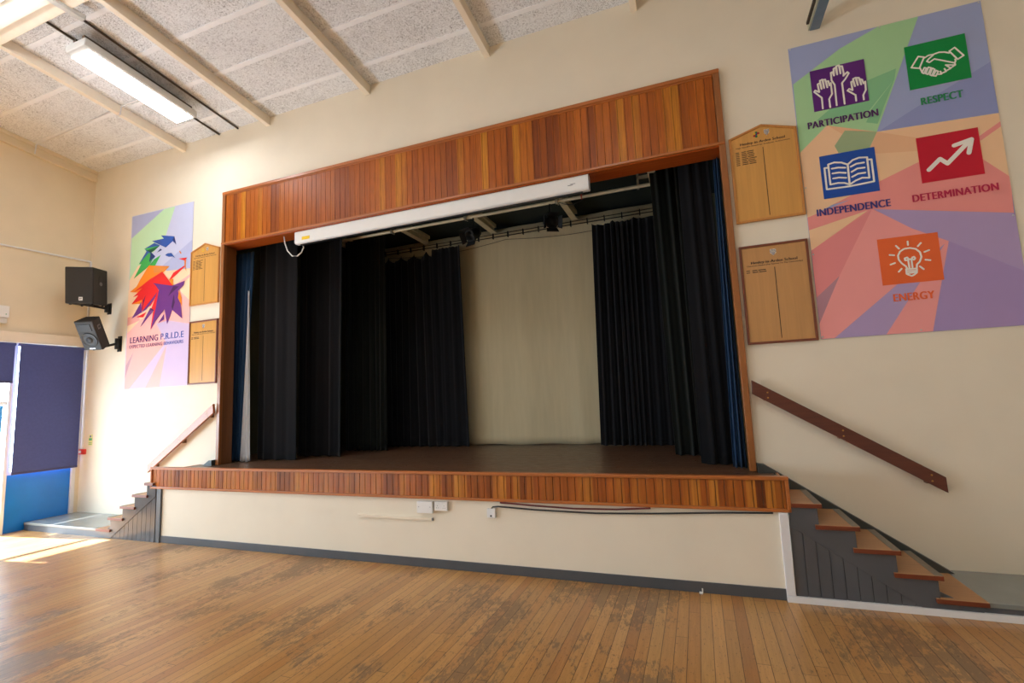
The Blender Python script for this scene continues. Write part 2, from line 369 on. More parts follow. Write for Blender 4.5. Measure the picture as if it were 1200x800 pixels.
ICON_BOOK = [[(8.183, 3.603), (8.143, 3.627), (8.092, 3.637), (8.028, 3.633), (8.029, 3.836), (8.08, 3.846), (8.138, 3.833), (8.187, 3.802), (8.183, 3.603)], [(8.187, 3.802), (8.23, 3.837), (8.283, 3.85), (8.347, 3.84), (8.345, 3.638), (8.288, 3.649), (8.235, 3.632), (8.183, 3.603)], [(8.025, 3.804), (7.995, 3.806), (7.994, 3.591), (8.185, 3.586), (8.378, 3.596), (8.379, 3.813), (8.353, 3.815)], [(8.055, 3.788), (8.11, 3.788), (8.164, 3.775)], [(8.056, 3.739), (8.109, 3.738), (8.163, 3.723)], [(8.056, 3.688), (8.104, 3.688), (8.161, 3.674)], [(8.209, 3.775), (8.258, 3.795), (8.317, 3.794)], [(8.211, 3.723), (8.26, 3.747), (8.317, 3.744)], [(8.21, 3.673), (8.261, 3.695), (8.317, 3.693)]]
ICON_ARROW = [[(8.799, 3.62), (8.89, 3.706), (8.939, 3.651), (9.128, 3.837)], [(9.004, 3.807), (9.132, 3.838), (9.1, 3.717)]]
ICON_BULB = [[(8.538, 2.741), (8.531, 2.759), (8.504, 2.79), (8.486, 2.825), (8.484, 2.864), (8.503, 2.9), (8.536, 2.92), (8.58, 2.922), (8.622, 2.907), (8.649, 2.873), (8.655, 2.829), (8.639, 2.788), (8.615, 2.764), (8.609, 2.726)], [(8.531, 2.731), (8.53, 2.688), (8.544, 2.677), (8.565, 2.664), (8.583, 2.672), (8.605, 2.689), (8.61, 2.721)], [(8.541, 2.73), (8.607, 2.727)], [(8.539, 2.712), (8.606, 2.708)], [(8.542, 2.693), (8.603, 2.694)], [(8.556, 2.739), (8.555, 2.813), (8.533, 2.813), (8.531, 2.832), (8.549, 2.838), (8.56, 2.82), (8.582, 2.817), (8.588, 2.833), (8.601, 2.837), (8.608, 2.821), (8.598, 2.81), (8.579, 2.815), (8.579, 2.741)], [(8.569, 2.984), (8.568, 2.951)], [(8.478, 2.957), (8.498, 2.927)], [(8.422, 2.879), (8.455, 2.871)], [(8.419, 2.788), (8.454, 2.799)], [(8.473, 2.714), (8.497, 2.739)], [(8.634, 2.743), (8.659, 2.714)], [(8.681, 2.798), (8.715, 2.789)], [(8.681, 2.87), (8.717, 2.882)], [(8.639, 2.929), (8.664, 2.956)]]
LION_BG = [
    ('print_lilac_pale', [(-2.167, 5.068), (-1.385, 5.07), (-2.166, 4.687)]),
    ('print_green_pale', [(-2.166, 4.687), (-1.385, 5.07), (-1.117, 5.071), (-1.313, 4.619), (-1.546, 4.393), (-1.91, 4.181), (-2.169, 3.96)]),
    ('print_lilac_light', [(-1.117, 5.071), (-0.672, 5.068), (-0.667, 4.453), (-0.699, 3.975), (-1.308, 4.003), (-1.687, 4.15), (-1.91, 4.181), (-1.546, 4.393), (-1.313, 4.619)]),
    ('print_lilac_pale', [(-0.667, 4.453), (-1.374, 4.097), (-1.247, 4.001), (-0.699, 3.975)]),
    ('print_peach_light', [(-2.169, 3.96), (-1.959, 4.187), (-1.686, 4.139), (-1.247, 4.001), (-0.699, 3.975), (-0.686, 3.477), (-2.168, 3.64)]),
    ('print_blush', [(-0.711, 3.883), (-1.054, 3.748), (-0.994, 3.72), (-0.695, 3.839)]),
    ('print_peach_light', [(-2.184, 3.789), (-0.679, 3.613), (-0.671, 3.427), (-0.65, 2.998), (-2.161, 3.045)]),
    ('print_blush_deep', [(-2.165, 3.316), (-1.896, 3.355), (-1.857, 3.243), (-2.165, 3.175)]),
    ('print_blush', [(-2.161, 3.045), (-1.857, 3.243), (-1.433, 3.382), (-0.941, 3.644), (-0.671, 3.427), (-0.65, 2.998), (-0.663, 2.111), (-2.163, 2.112)]),
    ('print_lavender', [(-1.18, 3.179), (-0.654, 3.075), (-0.663, 2.111), (-1.317, 2.117), (-1.188, 2.797), (-1.449, 3.148)]),
    ('print_lavender', [(-1.205, 2.83), (-2.045, 2.113), (-1.657, 2.118), (-1.188, 2.787)]),
    ('print_mauve_light', [(-1.973, 2.73), (-2.154, 2.509), (-2.157, 2.297)]),
]
LION = [
    ('lion_blue', [(-1.427, 4.626), (-1.104, 4.56), (-1.055, 4.417), (-1.139, 4.483), (-1.3, 4.4), (-1.644, 4.561), (-1.355, 4.56)]),
    ('lion_navy', [(-1.146, 4.506), (-1.104, 4.56), (-1.054, 4.41)]),
    ('lion_blue', [(-1.585, 4.519), (-1.442, 4.46), (-1.654, 4.376), (-1.539, 4.283), (-1.704, 4.175), (-1.682, 4.325), (-1.76, 4.314), (-1.938, 4.211), (-1.766, 4.403), (-1.817, 4.455)]),
    ('lion_green', [(-1.827, 4.456), (-1.441, 4.454), (-1.577, 4.386), (-1.654, 4.371)]),
    ('lion_forest', [(-1.767, 4.414), (-1.441, 4.454), (-1.577, 4.386), (-1.653, 4.365)]),
    ('lion_green', [(-1.701, 4.371), (-1.944, 4.207), (-1.879, 4.199), (-2.056, 3.968), (-1.686, 4.139), (-1.599, 4.247), (-1.651, 4.331)]),
    ('lion_green', [(-1.41, 4.29), (-1.567, 4.239), (-1.686, 4.139), (-1.615, 3.999), (-1.567, 4.091)]),
    ('lion_forest', [(-1.636, 4.096), (-1.569, 4.113), (-1.614, 3.993), (-1.655, 4.055)]),
    ('lion_navy', [(-1.654, 4.371), (-1.555, 4.285), (-1.69, 4.205)]),
    ('lion_navy', [(-1.423, 4.401), (-1.384, 4.369), (-1.506, 4.343)]),
    ('lion_blue', [(-1.308, 4.271), (-1.249, 4.295), (-1.158, 4.288), (-1.063, 4.189), (-1.125, 4.224), (-1.215, 4.232)]),
    ('lion_orange', [(-0.98, 4.299), (-0.953, 4.288), (-0.918, 4.243), (-0.948, 4.247)]),
    ('lion_red', [(-0.982, 4.167), (-0.783, 4.158), (-0.839, 4.116)]),
    ('lion_orange', [(-0.845, 4.121), (-0.81, 4.126), (-0.816, 4.022), (-0.791, 3.924), (-0.839, 4.015)]),
    ('lion_red', [(-0.84, 4.036), (-0.834, 4.014), (-1.142, 3.843), (-1.19, 3.832), (-1.095, 3.947)]),
    ('lion_orange', [(-1.143, 3.847), (-1.095, 3.848), (-1.088, 3.727), (-1.184, 3.838)]),
    ('lion_orange', [(-1.687, 4.15), (-1.185, 4.07), (-1.322, 3.99), (-1.577, 3.893), (-2.04, 3.735), (-1.893, 3.926)]),
    ('lion_amber', [(-1.575, 4.109), (-1.185, 4.07), (-1.368, 4.0), (-1.553, 4.002)]),
    ('lion_orange', [(-1.883, 3.863), (-2.132, 3.75), (-1.825, 3.703), (-2.075, 3.535), (-1.781, 3.515), (-1.764, 3.74)]),
    ('lion_red', [(-2.04, 3.735), (-1.655, 3.907), (-1.353, 4.002), (-1.082, 3.726), (-1.479, 3.799), (-1.619, 3.827)]),
    ('lion_red', [(-1.694, 3.861), (-2.044, 3.652), (-1.918, 3.671), (-2.075, 3.535), (-1.817, 3.584), (-1.82, 3.39), (-1.591, 3.463), (-1.42, 3.678), (-1.459, 3.811)]),
    ('lion_red', [(-1.436, 3.691), (-1.587, 3.398), (-1.525, 3.392), (-1.581, 3.059), (-1.459, 3.322), (-1.415, 3.699)]),
    ('lion_red', [(-1.693, 3.366), (-1.94, 3.301), (-1.766, 3.284)]),
    ('lion_purple', [(-1.831, 3.553), (-2.051, 3.29), (-1.696, 3.409), (-1.52, 3.562), (-1.45, 3.671), (-1.626, 3.53), (-1.809, 3.378)]),
    ('lion_purple', [(-1.604, 3.426), (-1.833, 3.123), (-1.509, 3.38)]),
    ('lion_purple', [(-1.565, 3.835), (-1.108, 3.737), (-0.991, 3.754), (-0.817, 3.785), (-0.843, 3.715), (-0.964, 3.636), (-0.902, 3.452), (-0.844, 3.174), (-1.08, 3.336), (-1.189, 3.118), (-1.26, 3.365), (-1.467, 3.196), (-1.572, 3.062), (-1.479, 3.387), (-1.415, 3.699), (-1.504, 3.795)]),
    ('lion_purple', [(-1.27, 3.292), (-1.404, 3.152), (-1.265, 3.202)]),
    ('lion_plum', [(-1.078, 3.727), (-1.188, 3.573), (-1.058, 3.647), (-0.944, 3.707)]),
    ('lion_plum', [(-1.056, 3.594), (-1.103, 3.39), (-1.072, 3.345), (-1.027, 3.455)]),
    ('lion_plum', [(-1.604, 3.426), (-1.509, 3.38), (-1.631, 3.36)]),
    ('lion_plum', [(-1.727, 3.649), (-1.81, 3.389), (-1.785, 3.569)]),
    ('lion_orange', [(-0.94, 3.633), (-0.876, 3.511), (-0.863, 3.376), (-0.958, 3.521)]),
]
# ------------------------------------------------------------------ the hall: walls, floor, ceiling
L, RX, YR = -3.23, 10.38, -12.0           # left wall, right wall, rear wall
ZC, SX, SY = 6.09, .0088, .11             # ceiling height at the stage wall, its rise along x and towards the rear
def cz(x, y): return ZC + SX * (x - L) - SY * y
W = 7.146                                 # stage opening runs from x = 0 to W

b = MB(); b.box(L - .2, RX + .2, YR - .2, .3, -.1, 0, 'floor_boards'); b.build('floor', kind='structure')

def slab(y0, y1, x0, x1, lo, hi):          # solid between two ceiling offsets
    V = []
    for o in (lo, hi):
        for x, y in ((x0, y0), (x1, y0), (x1, y1), (x0, y1)): V.append((x, y, cz(x, y) + o))
    return V, [(0, 3, 2, 1), (4, 5, 6, 7), (0, 1, 5, 4), (1, 2, 6, 5), (2, 3, 7, 6), (3, 0, 4, 7)]
b = MB(); b.raw(*slab(YR - .2, .0, L - .2, RX + .2, 0, .12), 'woodwool_panel')
k = 0
while True:                                # pale cover strips over the panel joints
    y = -.335 - .588 * k
    if y < YR: break
    b.raw(*slab(y - .028, y + .028, L, RX, -.008, .01), 'batten_white'); k += 1
b.build('ceiling', kind='structure')

for i in range(1, 8):                         # roof beams running away from the stage wall
    x = -2.82 + 1.822 * i + (0 if i == 0 else .004)
    b = MB(); b.raw(*slab(-2.33, 0, x, x + .075, -.138, .0), 'beam_cream'); b.build('ceiling_beam', bev=.004, kind='structure')
b = MB()
for y0, y1, z in ((-2.47, -2.33, -.145), (-2.60, -2.47, -.165)):
    b.raw(*slab(y0, y1, L, RX, z, 0), 'beam_cream')
b.build('ceiling_beam_main', bev=.005, kind='structure')

# wall around the stage opening
b = MB()
ztop = lambda x: cz(x, 0) + .1
b.prism([(L - .2, 0), (.0, 0), (.0, ztop(0)), (L - .2, ztop(L - .2))], 'y', 0, .17, 'cream_paint')
b.prism([(W, 0), (RX + .2, 0), (RX + .2, ztop(RX)), (W, ztop(W))], 'y', 0, .17, 'cream_paint')
b.prism([(0, 4.245), (W, 4.245), (W, ztop(W)), (0, ztop(0))], 'y', 0, .17, 'cream_paint')
b.build('wall_stage', kind='structure')

# left wall with its window bays
b = MB()
b.prism([(YR, 3.06), (0, 3.06), (0, cz(L, 0) + .06), (YR, cz(L, YR) + .06)], 'x', L - .2, L, 'cream_paint_shaded')
b.box(L - .2, L, -.06, 0, 0, 3.06, 'cream_paint_shaded')
b.box(L - .2, L, YR, -2.0, 0, .86, 'cream_paint_shaded')
b.box(L - .2, L, YR, -2.0, 2.2, 3.06, 'cream_paint_shaded')
b.box(L - .2, L, YR, YR + 1, .86, 2.2, 'cream_paint_shaded')
b.box(L - .2, L, -2.0, -.06, 2.89, 3.06, 'cream_paint_shaded')
b.build('wall_left', kind='structure')
b = MB(); b.box(L, L + .035, -11.9, -.0, 2.895, 3.06, 'cream_gloss'); b.build('trim_1', bev=.004, kind='structure')
b = MB()                                   # stepped moulding under the ceiling
for z0, z1, d in ((-.20, -.135, .05), (-.135, -.06, .035), (-.06, 0, .055)):
    V = []
    for o in (z0, z1):
        for x, y in ((L, -11.9), (L + d, -11.9), (L + d, 0), (L, 0)): V.append((x, y, cz(L, y) + o))
    b.raw(V, [(0, 3, 2, 1), (4, 5, 6, 7), (0, 1, 5, 4), (1, 2, 6, 5), (2, 3, 7, 6), (3, 0, 4, 7)], 'cream_paint_shaded')
b.build('trim_2', bev=.006, kind='structure')
b = MB()                                   # far walls behind the camera, with their windows
b.box(RX, RX + .2, YR, 0, 0, 8.2, 'cream_paint')
b.build('wall_right', kind='structure')
b = MB(); b.box(L - .2, RX + .2, YR - .2, YR, 0, 8.2, 'cream_paint'); b.build('wall_rear', kind='structure')

def glazed(name, axis, at, a0, a1, z0, z1, panes, mat='white_gloss', d=.07, fw=.045, bars=()):
    """frame with mullions in a wall plane x = at, plus a pane of glass as its child"""
    b = MB()
    n = panes
    for i in range(n + 1):
        c = a0 + (a1 - a0) * i / n
        lo, hi = (c, c + fw) if i == 0 else ((c - fw, c) if i == n else (c - fw / 2, c + fw / 2))
        b.box(at - d / 2, at + d / 2, lo, hi, z0, z1, mat)
    for z in (z0, z1 - fw) + tuple(bars): b.box(at - d / 2 + .002, at + d / 2 - .002, a0, a1, z, z + fw, mat)
    o = b.build(name, kind='structure')
    g = MB(); g.box(at - .004, at + .004, a0 + .01, a1 - .01, z0 + .01, z1 - .01, 'window_glass'); g.build('glass_pane', o)
    return o
w1 = glazed('window_1', 'x', L - .06, -.945, -.06, .86, 2.89, 1)
b = MB(); b.box(L - .07, L - .03, -.945, -.06, .0, .86, 'blue_panel'); b.build('infill_panel', w1)
b = MB(); b.box(L - .03, L + .012, -.115, -.06, 0, 2.89, 'white_gloss'); b.box(L - .1, L + .012, -.992, -.945, 0, 2.89, 'white_gloss'); b.build('frame_post', w1, bev=.004)
d1 = MB()
d1.box(L - .1, L - .02, -2.0, -1.95, 0, 2.89, 'white_gloss'); d1.box(L - .1, L - .02, -1.95, -.992, 1.93, 1.985, 'white_gloss'); d1.box(L - .1, L - .02, -1.95, -.992, 2.84, 2.89, 'white_gloss')
d1 = d1.build('door_1', bev=.004, kind='structure')
b = MB(); b.box(L - .064, L - .056, -1.95, -.992, 1.985, 2.84, 'window_glass'); b.build('glass_pane', d1)
b = MB(); b.box(L - .98, L - .1, -1.045, -1.0, .02, 1.92, 'teal_paint'); b.build('door_leaf', d1, bev=.004)
glazed('window_2', 'x', L - .06, YR + 1, -2.0, .86, 2.2, 8)

# plain things of the setting under the stage
b = MB(); b.box(-.17, W + .075, -.676, -.60, 0, .70, 'cream_paint'); b.build('wall_stage_base', kind='structure')
b = MB(); b.box(-.17, W + .075, -.688, -.676, 0, .09, 'skirting_grey'); b.build('baseboard_stage', bev=.003, kind='structure')
b = MB(); b.box(-.25, -.17, -.70, -.60, 0, .695, 'skirting_grey'); b.build('trim_3', bev=.003, kind='structure')
b = MB(); b.box(7.221, 7.285, -.715, -.66, .05, .695, 'white_gloss'); b.build('trim_4', bev=.003, kind='structure')
b = MB(); b.box(7.221, RX, -.722, -.66, 0, .048, 'white_gloss'); b.build('trim_5', bev=.003, kind='structure')

# stage house behind the opening
b = MB(); b.box(-.75, -.65, .17, 2.7, .9, 4.9, 'stage_wall_paint'); b.build('wall_stage_left', kind='structure')
b = MB(); b.box(7.80, 7.90, .17, 2.7, .9, 4.9, 'stage_wall_paint'); b.build('wall_stage_right', kind='structure')
b = MB(); b.box(-.75, 7.9, 2.6, 2.7, .9, 4.9, 'stage_wall_paint'); b.build('wall_stage_rear', kind='structure')
b = MB(); b.box(-.75, 7.9, .17, 2.7, 4.74, 4.85, 'stage_dark'); b.build('ceiling_stage', kind='structure')
for x in (.85, 2.24, 3.56, 5.00, 6.33):
    b = MB(); b.box(x - .05, x + .05, .27, 2.34, 4.68, 4.745, 'rafter_paint'); b.box(x - .012, x + .012, .27, 2.34, 4.60, 4.68, 'rafter_paint'); b.box(x - .05, x + .05, .27, 2.34, 4.585, 4.60, 'rafter_paint')
    b.build('stage_roof_beam', bev=.003, kind='structure')

# ------------------------------------------------------------------ stage
def FL(y): return .920 + .0125 * y          # the stage floor rises slightly to the back
st = thing('stage', 'raised wooden stage with a dark scuffed floor and a boarded orange-brown front', 'stage', (3.5, .5, .9))
b = MB()
b.prism([(-.685, .88), (.17, .88), (.17, FL(.17)), (-.685, FL(-.685))], 'x', -.365, 7.30, 'stage_boards'); b.prism([(.17, .88), (2.6, .88), (2.6, FL(2.6)), (.17, FL(.17))], 'x', -.65, 7.80, 'stage_boards')
b.build('stage_floor', st)
b = MB(); n = 105; wd = .0725
for i in range(n + 1):
    x0 = -.35 + i * wd; x1 = min(x0 + wd - .006, 7.285)
    if x1 - x0 > .01: b.box(x0, x1, -.695, -.68, .72, .96, 'fascia_wood')
b.build('fascia_boards', st, bev=.002)
b = MB(); b.box(-.36, 7.29, -.682, -.62, .70, .96, 'jamb_brown'); b.build('fascia_backing', st)
b = MB()
b.box(-.38, 7.315, -.715, -.64, .952, .983, 'mould_orange'); b.box(-.38, 7.315, -.71, -.62, .697, .724, 'mould_orange')
b.box(-.38, -.352, -.71, -.62, .70, .975, 'mould_orange'); b.box(7.287, 7.315, -.71, -.62, .70, .975, 'mould_orange')
b.build('fascia_moulding', st, bev=.006)
for x0, x1 in ((-.38, -.36), (7.297, 7.315)):
    b = MB(); b.prism([(-.66, .70), (-.002, .70), (-.002, FL(0) + .004), (-.62, FL(-.6) + .004), (-.66, .98)], 'x', x0, x1, 'mould_orange'); b.build('side_fascia', st)

# ------------------------------------------------------------------ stage surround
ps = thing('stage_surround', 'orange-brown boarded surround framing the stage opening', 'stage surround', (W / 2, 0, .95))
b = MB(); wd = .0835
for i in range(85):
    x0 = .065 + i * wd; x1 = min(x0 + wd - .003, W - .065)
    if x1 - x0 > .01: b.box(x0, x1, -.032, -.012, 4.262, 5.035, 'valance_wood')
b.build('valance_boards', ps, bev=.002)
b = MB(); b.box(.06, W - .06, -.014, .0, 4.25, 5.04, 'jamb_brown'); b.build('valance_backing', ps)
b = MB(); b.box(0, W, -.055, 0, 5.03, 5.075, 'mould_orange'); b.box(.015, W - .015, -.042, 0, 5.015, 5.032, 'mould_orange'); b.box(0.005, W - .005, -.06, 0, 4.236, 4.266, 'mould_orange'); b.build('moulding', ps, bev=.006)
for x0, x1 in ((0, .062), (W - .062, W)):
    b = MB(); b.box(x0, x1, -.05, 0, .924, 5.06, 'mould_upright'); b.build('upright_moulding', ps, bev=.006)
for x0, x1 in ((.0, .055), (W - .055, W)):
    b = MB(); b.box(x0, x1, 0, .178, .924, 4.235, 'jamb_brown'); b.build('jamb', ps, bev=.004)
b = MB(); b.box(.0, W, -.03, .25, 4.225, 4.244, 'soffit_red'); b.build('soffit', ps, bev=.003)

# ------------------------------------------------------------------ curtains
def curtain(name, label, cat, x0, x1, y, z0, z1, mat, folds, amp, seed, group=None, top=None, left=None, right=None, thick=.006, flare=0., slope=0., parent=None, hem=True):
    """gathered cloth hanging in folds; left(t)/right(t) move its edges with height t (0 bottom, 1 top), top(u) lowers its upper edge"""
    rnd = random.Random(seed); nu = max(24, int(folds * (24 if top else 14))); nv = 28; z0 = FL(y) + .006
    ph = [rnd.uniform(0, 2 * PI) for _ in range(6)]; warp = [rnd.uniform(-.5, .5) for _ in range(4)]
    V = []; F = []
    for j in range(nv + 1):
        t = j / nv
        for i in range(nu + 1):
            u = i / nu
            a0 = x0 + (left(t) if left else 0); a1 = x1 + (right(t) if right else 0)
            uu = u + .018 * math.sin(2 * PI * u * 2 + ph[0]) * (1 - t)
            ft = folds * (u + .06 * warp[0] * math.sin(2 * PI * u + ph[1]) + .05 * warp[1] * math.sin(2 * PI * 2 * u + ph[2]))
            f = math.sin(2 * PI * ft) + .35 * math.sin(2 * PI * ft * 2.13 + ph[3] + t * .6) + .25 * math.sin(2 * PI * ft * .47 + ph[4] - t * .8)
            am = amp * (.75 + .25 * math.sin(2 * PI * u * 1.3 + ph[5])) * (1 + flare * (1 - t) ** 2)
            zt = z1 - (top(u) if top else 0)
            z = z0 + (zt - z0) * t
            if j == 0 and hem: z += .006 * math.sin(2 * PI * ft + 1)
            V.append((a0 + (a1 - a0) * uu, y + slope * (u - .5) + am * f, z))
    for j in range(nv):
        for i in range(nu): F.append((j * (nu + 1) + i, j * (nu + 1) + i + 1, (j + 1) * (nu + 1) + i + 1, (j + 1) * (nu + 1) + i))
    b = MB(); b.raw(V, F, mat, True); o = b.build(name, parent, solid=thick)
    if parent is None: tag(o, label, cat, group)
    return o
curtain('stage_curtain', 'navy blue velvet curtain bunched against the left upright of the stage', 'curtain', .10 - .24, .10, .34, .955, 4.20, 'curtain_navy', 4, .022, 11, 'navy house curtains', right=lambda t: .14 * t)
curtain('stage_curtain', 'blue velvet curtain bunched against the right upright of the stage', 'curtain', 6.96, 7.085, .19, .955, 4.20, 'curtain_navy', 3, .03, 12, 'navy house curtains', left=lambda t: .07 * t)
curtain('lining_curtain', 'pale grey narrow curtain showing between the navy and the black curtains', 'curtain', .085, .29, .285, .957, 3.55, 'curtain_lining', 2.2, .012, 13, right=lambda t: -.07 * t, left=lambda t: .125 * t)
G = 'black stage side curtains'
curtain('side_curtain', 'black side curtain nearest the left upright, wide and flat with soft folds', 'curtain', .20, .98, .50, .955, 4.72, 'curtain_black', 3.0, .012, 21, G)
curtain('side_curtain', 'black side curtain second from the left, hanging behind the widest flat one', 'curtain', .62, 1.46, .92, .955, 4.72, 'curtain_black', 3.6, .018, 22, G, right=lambda t: .04 * t)
curtain('side_curtain', 'black narrow side curtain in deep folds, just left of the back curtain with scalloped top', 'curtain', .98, 1.83, 1.60, .955, 4.60, 'curtain_black_green', 7.5, .03, 23, G)
curtain('side_curtain', 'black side curtain in front of the right navy curtain, spreading at its foot', 'curtain', 6.64, 7.03, .40, .955, 4.72, 'curtain_black', 2.6, .016, 24, G, left=lambda t: .02, right=lambda t: -.04 * t, flare=.5)
curtain('side_curtain', 'black side curtain behind the right front one, beside the lighting bar end', 'curtain', 6.36, 6.82, 1.10, .955, 4.72, 'curtain_black_green', 4, .03, 25, G, left=lambda t: -.06 * t)
YB = 2.16
def droop(n, d, fine=0., f0=1.): return lambda u: (d * abs(math.sin(PI * n * u)) ** .5 if u < f0 else .012 * abs(math.sin(PI * 26 * u))) + .02
cyc = curtain('cyclorama', 'large cream backcloth hanging across the rear of the stage', 'backcloth', 1.0, 6.75, 2.40, .957, 4.665, 'cyclorama_cloth', 7, .010, 31, flare=1.6)
curtain('back_curtain', 'black back curtain on the left half of the cream backcloth, top edge sagging in scallops', 'curtain', 1.24, 3.05, YB, .957, 4.43, 'curtain_black', 11, .022, 32, 'black back curtains', top=droop(6.5, .13, f0=.68), right=lambda t: -.07 * t)
curtain('back_curtain', 'black back curtain on the right half of the cream backcloth, in many narrow folds', 'curtain', 5.26, 6.62, YB, .957, 4.43, 'curtain_black', 13, .024, 33, 'black back curtains', top=droop(4, .04, f0=.99), left=lambda t: .05 * t)
tr = thing('curtain_track', 'pale double curtain track with hangers across the rear of the stage', 'curtain track', (3.8, 2.28, 4.5))
b = MB(); b.box(1.0, 6.75, 2.28, 2.29, 4.538, 4.548, 'black_metal'); b.box(1.0, 6.75, 2.235, 2.25, 4.470, 4.482, 'black_metal'); b.build('rail', tr)
for i in range(21):
    x = 1.1 + i * .275; b = MB(); b.box(x - .008, x + .008, 2.24, 2.28, 4.455, 4.55, 'black_metal'); b.build('hanger', tr)
b = MB(); b.tube([(1.4 + .05 * i, 2.30, 4.43 - .09 * math.sin(PI * ((i * .05) % 2.4) / 2.4)) for i in range(100)], .004, 'dark_cable', 6); b.build('pull_cord', tr)

# lighting bar and its lamps
lb = thing('lighting_bar', 'long pale pipe hung below the dark stage roof for stage lights', 'lighting bar', (4, 1.4, 4.56))
b = MB(); b.tube([(1.2, 1.2, 4.475), (6.55, 1.2, 4.475)], .024, 'bar_paint', 12); b.build('pipe', lb)
for x in (2.24, 3.56, 5.0, 6.33):
    b = MB(); b.box(x - .015, x + .015, 1.168, 1.232, 4.445, 4.585, 'pale_metal'); b.box(x + .014, x + .03, 1.16, 1.24, 4.43, 4.66, 'pale_metal'); b.build('clamp', lb)
b = MB(); b.box(5.36, 5.375, 1.173, 1.227, 4.448, 4.502, 'red_plastic'); b.build('tape_band', lb)
b = MB(); b.tube([(5.05 + i * .06, 1.19, 4.445 - .06 * math.sin(PI * i / 6)) for i in range(7)], .006, 'dark_cable', 6); b.build('cable', lb)
b = MB(); b.box(6.12, 6.40, 1.24, 1.27, 4.60, 4.64, 'pale_metal'); b.box(6.12, 6.15, 1.24, 1.27, 4.46, 4.70, 'pale_metal'); b.build('end_bracket', lb)
def spotlight(x, z, yaw, pitch, label):
    t = thing('stage_spotlight', label, 'stage light', (x, 1.2, z), group='black stage spotlights')
    b = MB(); b.box(x - .012, x + .012, 1.19, 1.21, z + .10, 4.50, 'black_metal'); b.box(x - .10, x + .10, 1.19, 1.21, z + .10, z + .115, 'black_metal')
    for s in (-1, 1): b.box(x + s * .10 - .006, x + s * .10 + .006, 1.185, 1.215, z - .02, z + .115, 'black_metal')
    b.build('yoke', t)
    R = Matrix.Rotation(yaw, 3, 'Z') @ Matrix.Rotation(pitch, 3, 'X'); D = R @ Vector((0, -1, 0)); O = Vector((x, 1.2, z))
    b = MB(); b.lathe([(0, -.13), (.06, -.125), (.08, -.06), (.085, .08), (.095, .10), (.075, .10), (.07, .04), (0, .035)], 'lamp_black', O, D, 18); b.build('lamp_body', t)
    for a in range(4):
        c = Matrix.Rotation(a * PI / 2, 3, 'Y')
        P = [R @ (c @ Vector(p)) + O for p in ((-.075, -.10, .085), (.075, -.10, .085), (.09, -.17, .13), (-.09, -.17, .13))]
        n = (P[1] - P[0]).cross(P[2] - P[0]).normalized() * .004
        b = MB(); V = [p - n for p in P] + [p + n for p in P]
        b.raw(V, [(0, 1, 2, 3), (7, 6, 5, 4), (0, 4, 5, 1), (1, 5, 6, 2), (2, 6, 7, 3), (3, 7, 4, 0)], 'lamp_black'); b.build('barn_door', t)
spotlight(3.69, 4.20, -.3, .5, 'black spotlight with open barn doors, left one of two under the stage roof')
spotlight(4.90, 4.19, .5, .35, 'black spotlight hanging below the lighting bar, right one of two under the stage roof')

# projection screen in its case
sc_ = thing('projector_screen', 'long white rolled-up projector screen case under the boarded panel', 'projector screen', (3.55, .06, 4.1))
prof = []
for yy, zz, n0 in ((-.0, 4.19, 0), (.04, 4.19, 1), (.04, 4.07, 2), (0, 4.07, 3)):
    for q in range(5):
        a = [PI, PI / 2, 0, -PI / 2][n0] - q * PI / 8
        prof.append((yy + .03 * math.cos(a), zz + .034 * math.sin(a)))
b = MB(); b.prism(prof, 'x', 1.44, 5.685, 'white_plastic'); b.build('case', sc_)
for x0, x1 in ((1.425, 1.445), (5.68, 5.70)):
    b = MB(); b.prism([(p[0], p[1]) for p in prof], 'x', x0, x1, 'white_gloss'); b.build('end_cap', sc_, bev=.004)
b = MB(); b.box(1.50, 5.62, .008, .05, 4.022, 4.04, 'black_metal'); b.build('bottom_bar', sc_)
b = MB(); b.box(1.56, 1.70, -.032, -.029, 4.08, 4.125, 'label_yellow'); lab = b.build('caution_label', sc_); lab['label'] = 'small yellow label'
# ------------------------------------------------------------------ screen extras
b = MB(); b.box(5.46, 5.52, -.0325, -.0295, 4.115, 4.122, 'dust_grey'); b.box(5.49, 5.55, -.0325, -.0295, 4.128, 4.133, 'dust_grey'); b.build('maker_mark', sc_)
b = MB(); b.tube([(1.13, .07, 4.225), (1.16, .06, 4.11), (1.22, .05, 3.99), (1.31, .05, 3.90), (1.41, .05, 3.885), (1.48, .05, 3.93), (1.51, .06, 4.0), (1.50, .06, 4.03)], .009, 'white_plastic', 8); lab = b.build('power_cable', sc_); lab['label'] = 'white looped cable'

